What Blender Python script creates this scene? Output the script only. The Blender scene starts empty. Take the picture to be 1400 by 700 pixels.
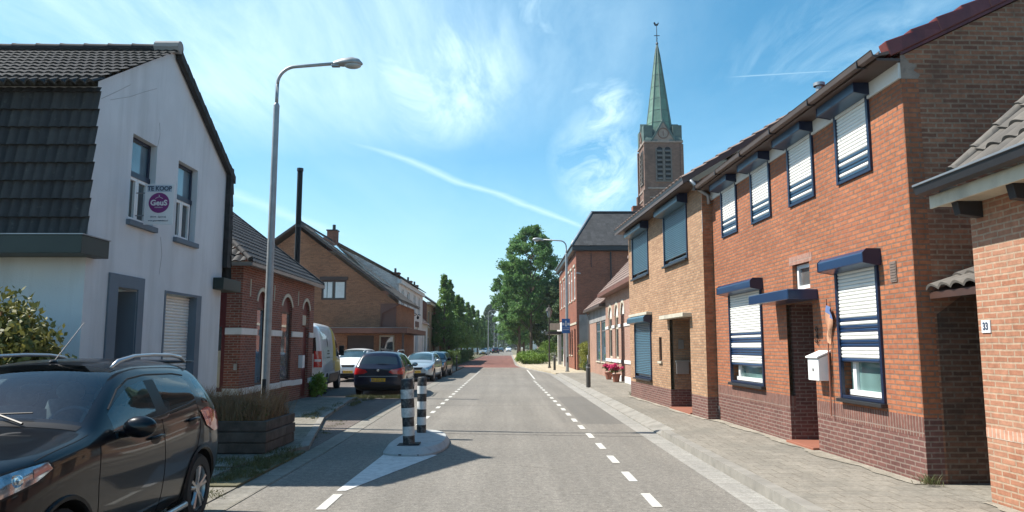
import bpy, bmesh, math, random
import numpy as np
from mathutils import Vector, Matrix, geometry
from mathutils.bvhtree import BVHTree
random.seed(7); np.random.seed(7)
R = math.radians
scene = bpy.context.scene
COL = scene.collection

# ---------------------------------------------------------------- materials
def nt(name):
    m = bpy.data.materials.new(name); m.use_nodes = True
    t = m.node_tree; t.nodes.clear()
    o = t.nodes.new('ShaderNodeOutputMaterial'); p = t.nodes.new('ShaderNodeBsdfPrincipled')
    t.links.new(p.outputs[0], o.inputs[0])
    return m, t, p
def node(t, k, **kw):
    n = t.nodes.new('ShaderNode' + k)
    for a, b in kw.items():
        if a.startswith('i_'):
            n.inputs[a[2:].replace('_', ' ')].default_value = b
        else: setattr(n, a, b)
    return n
def col4(c): return (c[0], c[1], c[2], 1)
def noise(t, vec, scale, detail=3, rough=.55):
    n = node(t, 'TexNoise'); n.inputs['Scale'].default_value = scale
    n.inputs['Detail'].default_value = detail; n.inputs['Roughness'].default_value = rough
    if vec is not None: t.links.new(vec, n.inputs['Vector'])
    return n.outputs[0]
def ramp(t, fac, a, b, lo=0., hi=1.):
    n = node(t, 'MapRange'); n.inputs[1].default_value = a; n.inputs[2].default_value = b
    n.inputs[3].default_value = lo; n.inputs[4].default_value = hi
    t.links.new(fac, n.inputs[0]); return n.outputs[0]
def mix(t, fac, a, b, mode='MIX'):
    n = node(t, 'MixRGB', blend_type=mode)
    for i, v in ((0, fac), (1, a), (2, b)):
        if hasattr(v, 'links') or hasattr(v, 'is_output'): t.links.new(v, n.inputs[i])
        elif i == 0: n.inputs[0].default_value = v
        else: n.inputs[i].default_value = col4(v)
    return n.outputs[0]
def bumpn(t, p, h, strength=.3, dist=.01):
    b = node(t, 'Bump'); b.inputs['Strength'].default_value = strength; b.inputs['Distance'].default_value = dist
    t.links.new(h, b.inputs['Height']); t.links.new(b.outputs[0], p.inputs['Normal'])
def M(name, c, rough=.6, metal=0, var=.12, vs=2., bump=0, bs=40., coat=0, spec=.5, dirt=None, ds=.8, streak=False):
    m, t, p = nt(name)
    p.inputs['Roughness'].default_value = rough; p.inputs['Metallic'].default_value = metal
    p.inputs['Coat Weight'].default_value = coat; p.inputs['Coat Roughness'].default_value = .03
    p.inputs['Specular IOR Level'].default_value = spec
    tc = node(t, 'TexCoord').outputs['Object']
    a = tuple(x * (1 - var) for x in c); b = tuple(min(1, x * (1 + var)) for x in c)
    o = mix(t, ramp(t, noise(t, tc, vs, 5), .3, .7), a, b)
    if dirt:
        v = tc
        if streak:
            mp = node(t, 'Mapping'); mp.inputs['Scale'].default_value = (3, 3, .35); t.links.new(tc, mp.inputs[0]); v = mp.outputs[0]
        o = mix(t, ramp(t, noise(t, v, ds, 6, .65), .48, .72, 0, .8), o, dirt)
    t.links.new(o, p.inputs['Base Color'])
    if bump: bumpn(t, p, noise(t, tc, bs, 4), bump, .01)
    return m
def brickmat(name, c1, c2, mortar, bw=.215, rh=.0625, ms=.010, bump=.5, rough=.85, bias=0., stain=None, sd=.35, dark=None, offset=.5, ssc=.9):
    m, t, p = nt(name); p.inputs['Roughness'].default_value = rough; p.inputs['Specular IOR Level'].default_value = .25
    uv = node(t, 'UVMap').outputs[0]
    # slightly wobbly courses
    nz = node(t, 'TexNoise'); nz.inputs['Scale'].default_value = 6; t.links.new(uv, nz.inputs['Vector'])
    sub = node(t, 'VectorMath', operation='SUBTRACT'); t.links.new(nz.outputs['Color'], sub.inputs[0]); sub.inputs[1].default_value = (.5, .5, .5)
    sc = node(t, 'VectorMath', operation='SCALE'); sc.inputs['Scale'].default_value = .012; t.links.new(sub.outputs[0], sc.inputs[0])
    ad = node(t, 'VectorMath', operation='ADD'); t.links.new(uv, ad.inputs[0]); t.links.new(sc.outputs[0], ad.inputs[1])
    b = node(t, 'TexBrick'); b.offset = offset
    for k, v in (('Scale', 1), ('Mortar Size', ms), ('Mortar Smooth', .2), ('Bias', bias), ('Brick Width', bw), ('Row Height', rh)): b.inputs[k].default_value = v
    b.inputs['Color1'].default_value = col4(c1); b.inputs['Color2'].default_value = col4(c2); b.inputs['Mortar'].default_value = col4(mortar)
    t.links.new(ad.outputs[0], b.inputs['Vector'])
    o = b.outputs['Color']
    f = ramp(t, noise(t, uv, 14, 4, .6), .3, .7, .78, 1.2)
    o = mix(t, 1, o, mix(t, f, (0, 0, 0), (1, 1, 1)), 'MULTIPLY') if False else o
    h = node(t, 'HueSaturation'); t.links.new(o, h.inputs['Color']); t.links.new(f, h.inputs['Value']); o = h.outputs[0]
    h = node(t, 'HueSaturation'); t.links.new(o, h.inputs['Color']); t.links.new(ramp(t, noise(t, uv, .7, 4, .6), .3, .7, .86, 1.14), h.inputs['Value']); o = h.outputs[0]
    if stain: o = mix(t, ramp(t, noise(t, uv, ssc, 6, .65), .5, .72, 0, sd * 2), o, stain)
    t.links.new(o, p.inputs['Base Color'])
    hh = node(t, 'Math', operation='MULTIPLY_ADD'); t.links.new(b.outputs['Fac'], hh.inputs[0]); hh.inputs[1].default_value = -1.
    t.links.new(ramp(t, noise(t, uv, 60, 3), 0, 1, 0, .35), hh.inputs[2])
    bumpn(t, p, hh.outputs[0], bump, .008)
    return m
def tilemat(name, c1, c2, w, h, rough=.55, lich=None, lf=.3):
    m, t, p = nt(name); p.inputs['Roughness'].default_value = rough
    uv = node(t, 'UVMap').outputs[0]
    b = node(t, 'TexBrick'); b.offset = 0
    for k, v in (('Scale', 1), ('Mortar Size', 0.0), ('Bias', 0), ('Brick Width', w), ('Row Height', h)): b.inputs[k].default_value = v
    b.inputs['Color1'].default_value = col4(c1); b.inputs['Color2'].default_value = col4(c2); t.links.new(uv, b.inputs['Vector'])
    o = b.outputs['Color']
    hs = node(t, 'HueSaturation'); t.links.new(o, hs.inputs['Color']); t.links.new(ramp(t, noise(t, uv, 5, 5, .7), .3, .7, .75, 1.25), hs.inputs['Value']); o = hs.outputs[0]
    if lich: o = mix(t, ramp(t, noise(t, uv, 9, 6, .75), .58, .68, 0, lf), o, lich)
    t.links.new(o, p.inputs['Base Color']); bumpn(t, p, noise(t, uv, 60, 4), .25, .004)
    return m
def leafmat(name, c, c2, tr=.25, cs=1.2):
    m, t, p = nt(name); p.inputs['Roughness'].default_value = .55; p.inputs['Specular IOR Level'].default_value = .35
    g = node(t, 'NewGeometry'); tc = node(t, 'TexCoord').outputs['Object']
    f = node(t, 'Math', operation='ADD'); t.links.new(ramp(t, noise(t, tc, cs, 3), .35, .65, 0, .6), f.inputs[0])
    t.links.new(ramp(t, g.outputs['Random Per Island'], 0, 1, 0, .45), f.inputs[1])
    o = mix(t, f.outputs[0], c, c2); t.links.new(o, p.inputs['Base Color'])
    tl = node(t, 'BsdfTranslucent'); t.links.new(o, tl.inputs[0])
    ms = node(t, 'MixShader'); ms.inputs[0].default_value = tr
    out = [n for n in t.nodes if n.type == 'OUTPUT_MATERIAL'][0]
    t.links.new(p.outputs[0], ms.inputs[1]); t.links.new(tl.outputs[0], ms.inputs[2]); t.links.new(ms.outputs[0], out.inputs[0])
    return m
def glassmat(name, c, rough=.03, curtain=None):
    m, t, p = nt(name); p.inputs['Roughness'].default_value = rough; p.inputs['IOR'].default_value = 1.5
    p.inputs['Specular IOR Level'].default_value = .8; p.inputs['Coat Weight'].default_value = .6; p.inputs['Coat Roughness'].default_value = .01
    tc = node(t, 'TexCoord').outputs['Object']
    if curtain:
        w = node(t, 'TexWave'); w.inputs['Scale'].default_value = 3.5; w.inputs['Distortion'].default_value = 2.; t.links.new(tc, w.inputs[0])
        o = mix(t, w.outputs['Fac'], c, curtain)
    else: o = mix(t, ramp(t, noise(t, tc, 1.2, 2), .35, .65), tuple(x * .6 for x in c), tuple(x * 1.4 for x in c))
    t.links.new(o, p.inputs['Base Color'])
    bumpn(t, p, noise(t, tc, 1.5, 1), .04, .05)
    return m
def clearglass(name, tint=(.6, .68, .68), refl=1.45):
    m, t, p = nt(name); t.nodes.remove(p)
    out = [n for n in t.nodes if n.type == 'OUTPUT_MATERIAL'][0]
    a = node(t, 'BsdfTransparent'); a.inputs[0].default_value = col4(tint); g = node(t, 'BsdfGlossy'); g.inputs['Roughness'].default_value = .02
    fr = node(t, 'Fresnel'); fr.inputs[0].default_value = refl; ms = node(t, 'MixShader')
    f = node(t, 'Math', operation='MULTIPLY_ADD'); t.links.new(fr.outputs[0], f.inputs[0]); f.inputs[1].default_value = 1.25; f.inputs[2].default_value = .03; f.use_clamp = True
    t.links.new(f.outputs[0], ms.inputs[0]); t.links.new(a.outputs[0], ms.inputs[1]); t.links.new(g.outputs[0], ms.inputs[2]); t.links.new(ms.outputs[0], out.inputs[0])
    return m
def emis(name, c, s):
    m, t, p = nt(name); p.inputs['Base Color'].default_value = col4(c); p.inputs['Emission Color'].default_value = col4(c); p.inputs['Emission Strength'].default_value = s; return m

# ---------------------------------------------------------------- mesh building
class Frame:
    """facade frame: u along the facade, d outward, z up"""
    def __init__(s, ox, oy, ux, uy, nx, ny):
        l = math.hypot(ux, uy); s.o = (ox, oy); s.u = (ux / l, uy / l)
        l = math.hypot(nx, ny); s.n = (nx / l, ny / l)
    def __call__(s, u, d, z): return (s.o[0] + s.u[0] * u + s.n[0] * d, s.o[1] + s.u[1] * u + s.n[1] * d, z)
WORLD = Frame(0, 0, 1, 0, 0, 1)
class MB:
    def __init__(s, F=None): s.F = F; s.v = []; s.f = []; s.m = []; s.uv = {}
    def add(s, vs, fs, mi=0, uvs=None):
        k = len(s.v); F = s.F
        s.v += [tuple(F(*p)) if F else tuple(p) for p in vs]
        for i, f in enumerate(fs):
            if uvs: s.uv[len(s.f)] = [uvs[j] for j in f]
            s.f.append(tuple(k + j for j in f)); s.m.append(mi)
        return s
    def box(s, a0, a1, b0, b1, c0, c1, mi=0):
        vs = [(a, b, c) for c in (c0, c1) for b in (b0, b1) for a in (a0, a1)]
        return s.add(vs, [(0, 2, 3, 1), (4, 5, 7, 6), (0, 1, 5, 4), (2, 6, 7, 3), (0, 4, 6, 2), (1, 3, 7, 5)], mi)
    def poly(s, pts, mi=0): return s.add(pts, [tuple(range(len(pts)))], mi)
    def prism(s, pts, d0, d1, mi=0):      # (u,z) outline extruded in d
        n = len(pts); vs = [(u, d0, z) for u, z in pts] + [(u, d1, z) for u, z in pts]
        return s.add(vs, [tuple(range(n))[::-1], tuple(range(n, 2 * n))] + [(i, (i + 1) % n, n + (i + 1) % n, n + i) for i in range(n)], mi)
    def prismu(s, pts, u0, u1, mi=0):     # (d,z) outline extruded in u
        n = len(pts); vs = [(u0, d, z) for d, z in pts] + [(u1, d, z) for d, z in pts]
        return s.add(vs, [tuple(range(n))[::-1], tuple(range(n, 2 * n))] + [(i, (i + 1) % n, n + (i + 1) % n, n + i) for i in range(n)], mi)
    def prismz(s, pts, z0, z1, mi=0):
        n = len(pts); vs = [(a, b, z0) for a, b in pts] + [(a, b, z1) for a, b in pts]
        return s.add(vs, [tuple(range(n))[::-1], tuple(range(n, 2 * n))] + [(i, (i + 1) % n, n + (i + 1) % n, n + i) for i in range(n)], mi)
    def tube(s, pts, r, n=8, mi=0):
        P = [Vector(p) for p in pts]; rs = r if isinstance(r, (list, tuple)) else [r] * len(P)
        vs = []; prev = None
        for i, p in enumerate(P):
            t = (P[min(i + 1, len(P) - 1)] - P[max(i - 1, 0)]).normalized()
            a = prev - t * prev.dot(t) if prev is not None else t.orthogonal()
            if a.length < 1e-6: a = t.orthogonal()
            a.normalize(); prev = a; b = t.cross(a)
            for k in range(n):
                q = 2 * math.pi * k / n; vs.append(tuple(p + (a * math.cos(q) + b * math.sin(q)) * rs[i]))
        fs = [(i * n + k, i * n + (k + 1) % n, (i + 1) * n + (k + 1) % n, (i + 1) * n + k) for i in range(len(P) - 1) for k in range(n)]
        fs += [tuple(range(n))[::-1], tuple((len(P) - 1) * n + k for k in range(n))]
        return s.add(vs, fs, mi)
    def lathe(s, prof, c=(0, 0, 0), axis='z', n=24, mi=0, close=False):
        vs = []
        for r, h in prof:
            for k in range(n):
                q = 2 * math.pi * k / n; a, b = r * math.cos(q), r * math.sin(q)
                vs.append({'z': (c[0] + a, c[1] + b, c[2] + h), 'x': (c[0] + h, c[1] + a, c[2] + b), 'y': (c[0] + a, c[1] + h, c[2] + b)}[axis])
        m = len(prof)
        fs = [(i * n + k, i * n + (k + 1) % n, ((i + 1) % m) * n + (k + 1) % n, ((i + 1) % m) * n + k) for i in range(m if close else m - 1) for k in range(n)]
        return s.add(vs, fs, mi)
    def ellip(s, c, r, n=12, mi=0):
        vs = []; h = n // 2
        for i in range(h + 1):
            a = math.pi * i / h
            for k in range(n):
                q = 2 * math.pi * k / n
                vs.append((c[0] + r[0] * math.sin(a) * math.cos(q), c[1] + r[1] * math.sin(a) * math.sin(q), c[2] + r[2] * math.cos(a)))
        return s.add(vs, [(i * n + k, i * n + (k + 1) % n, (i + 1) * n + (k + 1) % n, (i + 1) * n + k) for i in range(h) for k in range(n)], mi)
    def build(s, name, mats, parent=None, smooth=False, bevel=0, recalc=True, auto=None):
        off = Vector((0, 0, 0))
        if s.F and parent is not None:
            r = parent
            while r.parent: r = r.parent
            off = r.location
        me = bpy.data.meshes.new(name)
        me.from_pydata([(x - off[0], y - off[1], z - off[2]) for x, y, z in s.v], [], s.f)
        if not isinstance(mats, (list, tuple)): mats = [mats]
        for m in mats: me.materials.append(m)
        me.polygons.foreach_set('material_index', s.m)
        uvl = me.uv_layers.new(name='UVMap'); V = s.v
        data = np.zeros(len(me.loops) * 2, dtype=np.float32)
        for pi, poly in enumerate(me.polygons):
            if pi in s.uv:
                for j, li in enumerate(poly.loop_indices): data[2 * li], data[2 * li + 1] = s.uv[pi][j]
                continue
            nrm = poly.normal
            if abs(nrm.z) > .75:
                for li in poly.loop_indices:
                    p = V[me.loops[li].vertex_index]; data[2 * li], data[2 * li + 1] = p[0], p[1]
            else:
                l = math.hypot(nrm.x, nrm.y) or 1; tx, ty = -nrm.y / l, nrm.x / l
                if tx + ty < 0: tx, ty = -tx, -ty
                for li in poly.loop_indices:
                    p = V[me.loops[li].vertex_index]; data[2 * li], data[2 * li + 1] = p[0] * tx + p[1] * ty, p[2]
        uvl.data.foreach_set('uv', data)
        if recalc:
            bm = bmesh.new(); bm.from_mesh(me); bmesh.ops.recalc_face_normals(bm, faces=bm.faces); bm.to_mesh(me); bm.free()
        if smooth: me.polygons.foreach_set('use_smooth', [True] * len(me.polygons))
        o = bpy.data.objects.new(name, me); COL.objects.link(o)
        if parent is not None: o.parent = parent
        if smooth and auto is not None:
            me.set_sharp_from_angle(angle=R(auto))
        if bevel:
            b = o.modifiers.new('bevel', 'BEVEL'); b.width = bevel; b.segments = 2; b.limit_method = 'ANGLE'; b.angle_limit = R(40)
        return o
def tag(o, label=None, cat=None, group=None, kind=None):
    for k, v in (('label', label), ('category', cat), ('group', group), ('kind', kind)):
        if v: o[k] = v
    return o
def thing(name, label, cat, loc=(0, 0, 0), rz=0, group=None):
    o = bpy.data.objects.new(name, None); o.empty_display_size = .2; COL.objects.link(o)
    o.location = loc; o.rotation_euler = (0, 0, rz); return tag(o, label, cat, group)
def struct(mb, name, m, **k): return tag(mb.build(name, m, **k), kind='structure')
def copy_tree(o, parent=None):
    kids = [c for c in COL.objects if c.parent == o]
    c = o.copy(); COL.objects.link(c)
    if parent is not None: c.parent = parent
    for k in kids: copy_tree(k, c)
    return c
def rect(u0, u1, z0, z1): return [(u0, z0), (u1, z0), (u1, z1), (u0, z1)]
def arch(u0, u1, z0, z1, rise, n=8):
    c = (u0 + u1) / 2; w = (u1 - u0) / 2
    rad = (w * w + rise * rise) / (2 * rise); zc = z1 - rad; a = math.asin(min(1, w / rad))
    return [(u0, z0), (u1, z0)] + [(c + rad * math.sin(a - 2 * a * i / n), zc + rad * math.cos(a - 2 * a * i / n)) for i in range(n + 1)]
def wall(mb, outline, holes=(), d=0., reveal=.12, mi=0, rmi=None):
    """front sheet at depth d with openings and their reveals going inward"""
    loops = [[Vector((u, z, 0)) for u, z in outline]] + [[Vector((u, z, 0)) for u, z in h] for h in holes]
    flat = [p for l in loops for p in l]
    tris = geometry.tessellate_polygon(loops)
    mb.add([(p.x, d, p.y) for p in flat], [tuple(t) for t in tris], mi)
    for h in holes:
        n = len(h); vs = [(u, d, z) for u, z in h] + [(u, d - reveal, z) for u, z in h]
        mb.add(vs, [(i, (i + 1) % n, n + (i + 1) % n, n + i) for i in range(n)], mi if rmi is None else rmi)
    return mb
def tile_roof(mb, o, a, b, L, S, per=.25, row=.33, amp=.022, step=.03, clip=None, res=6, mi=0, over=0):
    """pantiles: o corner, a along eave, b up slope (unit), n outward"""
    a = Vector(a).normalized(); b = Vector(b).normalized(); n = a.cross(b).normalized()
    if n.z < 0: n = -n
    o = Vector(o); nu = max(2, int(round(L / per * res))); nr = max(1, int(math.ceil(S / row - 1e-6)))
    def prof(x):
        t = (x / per) % 1.0
        return amp * (math.cos(2 * math.pi * t) if t < .5 else -1 + .0 * t) if False else amp * (abs(math.sin(math.pi * t)) * 2 - 1)
    for r in range(nr):
        s0 = r * row; s1 = min(S, (r + 1) * row + .02)
        vs = []; uvs = []
        for i in range(nu + 1):
            x = L * i / nu; h = prof(x)
            for k, (sv, hh) in enumerate(((s0, h + step - .03), (s0, h + step), (s1, h))):
                vs.append(tuple(o + a * x + b * sv + n * hh)); uvs.append((x, min(max(sv, s0 + .001), s0 + row - .001)))
        fs = []
        for i in range(nu):
            if clip and not clip(L * (i + .5) / nu, (s0 + s1) / 2): continue
            k = 3 * i; fs += [(k, k + 3, k + 4, k + 1), (k + 1, k + 4, k + 5, k + 2)]
        mb.add(vs, fs, mi, uvs)
    return mb
def ridge(mb, p0, p1, r=.1, seg=.38, mi=0):
    p0 = Vector(p0); p1 = Vector(p1); L = (p1 - p0).length; n = max(1, int(L / seg)); d = (p1 - p0) / n
    for i in range(n):
        a = p0 + d * i; b = p0 + d * (i + 1.06)
        mb.tube([a, a + d * .12, b], [r * 1.12, r * 1.02, r * .92], 8, mi)
def text_mesh(name, s, size, mat, loc, rot, parent, ext=.002, align='CENTER', sx=1.):
    cu = bpy.data.curves.new(name, 'FONT'); cu.body = s; cu.size = size; cu.extrude = ext; cu.align_x = align; cu.align_y = 'CENTER'; cu.resolution_u = 3; cu.offset = .0035 if name in ('title_text', 'house_number', 'agent_name') else 0
    to = bpy.data.objects.new(name, cu); COL.objects.link(to)
    bpy.context.view_layer.update(); dg = bpy.context.evaluated_depsgraph_get()
    me = bpy.data.meshes.new_from_object(to.evaluated_get(dg)); bpy.data.objects.remove(to); bpy.data.curves.remove(cu)
    me.name = name; me.materials.clear(); me.materials.append(mat)
    o = bpy.data.objects.new(name, me); COL.objects.link(o); o.parent = parent; o.location = loc; o.rotation_euler = rot; o.scale = (sx, 1, 1)
    return o
def sheet_obj(name, mat, parent, V, F):
    me = bpy.data.meshes.new(name)
    nv = len(V); nf = len(F)
    me.vertices.add(nv); me.vertices.foreach_set('co', np.ascontiguousarray(V, dtype=np.float32).ravel())
    k = F.shape[1]
    me.loops.add(nf * k); me.loops.foreach_set('vertex_index', F.astype(np.int32).ravel())
    me.polygons.add(nf); me.polygons.foreach_set('loop_start', np.arange(0, nf * k, k, dtype=np.int32))
    me.update(calc_edges=True); me.validate()
    me.materials.append(mat)
    o = bpy.data.objects.new(name, me); COL.objects.link(o)
    if parent is not None: o.parent = parent
    return o
def leaves(name, mat, parent, P, size, rng, aspect=.55, up=.0, droop=0):
    n = len(P); d = rng.normal(size=(n, 3)); d[:, 2] = d[:, 2] * (1 - up) - droop; d /= np.linalg.norm(d, axis=1)[:, None]
    e = rng.normal(size=(n, 3)); e -= d * (e * d).sum(1)[:, None]; e /= np.linalg.norm(e, axis=1)[:, None]
    s = size * rng.uniform(.6, 1.3, (n, 1)); w = e * s * aspect * .5
    V = np.stack([P, P + d * s * .5 + w, P + d * s, P + d * s * .5 - w], 1).reshape(-1, 3)
    F = np.arange(4 * n).reshape(-1, 4)
    return sheet_obj(name, mat, parent, V, F)
def clumps(rng, centers, radii, k):
    out = []
    for c, r in zip(centers, radii):
        p = rng.normal(size=(k, 3)); p /= np.linalg.norm(p, axis=1)[:, None]; p *= (rng.uniform(0, 1, (k, 1)) ** .45) * r
        p[:, 2] *= .75; out.append(p + c)
    return np.concatenate(out)

def explode(o):
    """one object per connected piece"""
    bm = bmesh.new(); bm.from_mesh(o.data); bm.verts.ensure_lookup_table(); comp = {}; n = 0
    for v in bm.verts:
        if v.index in comp: continue
        st = [v]; comp[v.index] = n
        while st:
            q = st.pop()
            for ed in q.link_edges:
                w = ed.other_vert(q)
                if w.index not in comp: comp[w.index] = n; st.append(w)
        n += 1
    if n < 2: bm.free(); return
    for k in range(n):
        b2 = bm.copy(); b2.verts.ensure_lookup_table()
        bmesh.ops.delete(b2, geom=[v for v in b2.verts if comp[v.index] != k], context='VERTS')
        if k == 0: keep = b2; continue
        me = o.data.copy(); b2.to_mesh(me); b2.free(); c = o.copy(); c.data = me; COL.objects.link(c)
    keep.to_mesh(o.data); keep.free(); bm.free()
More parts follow.
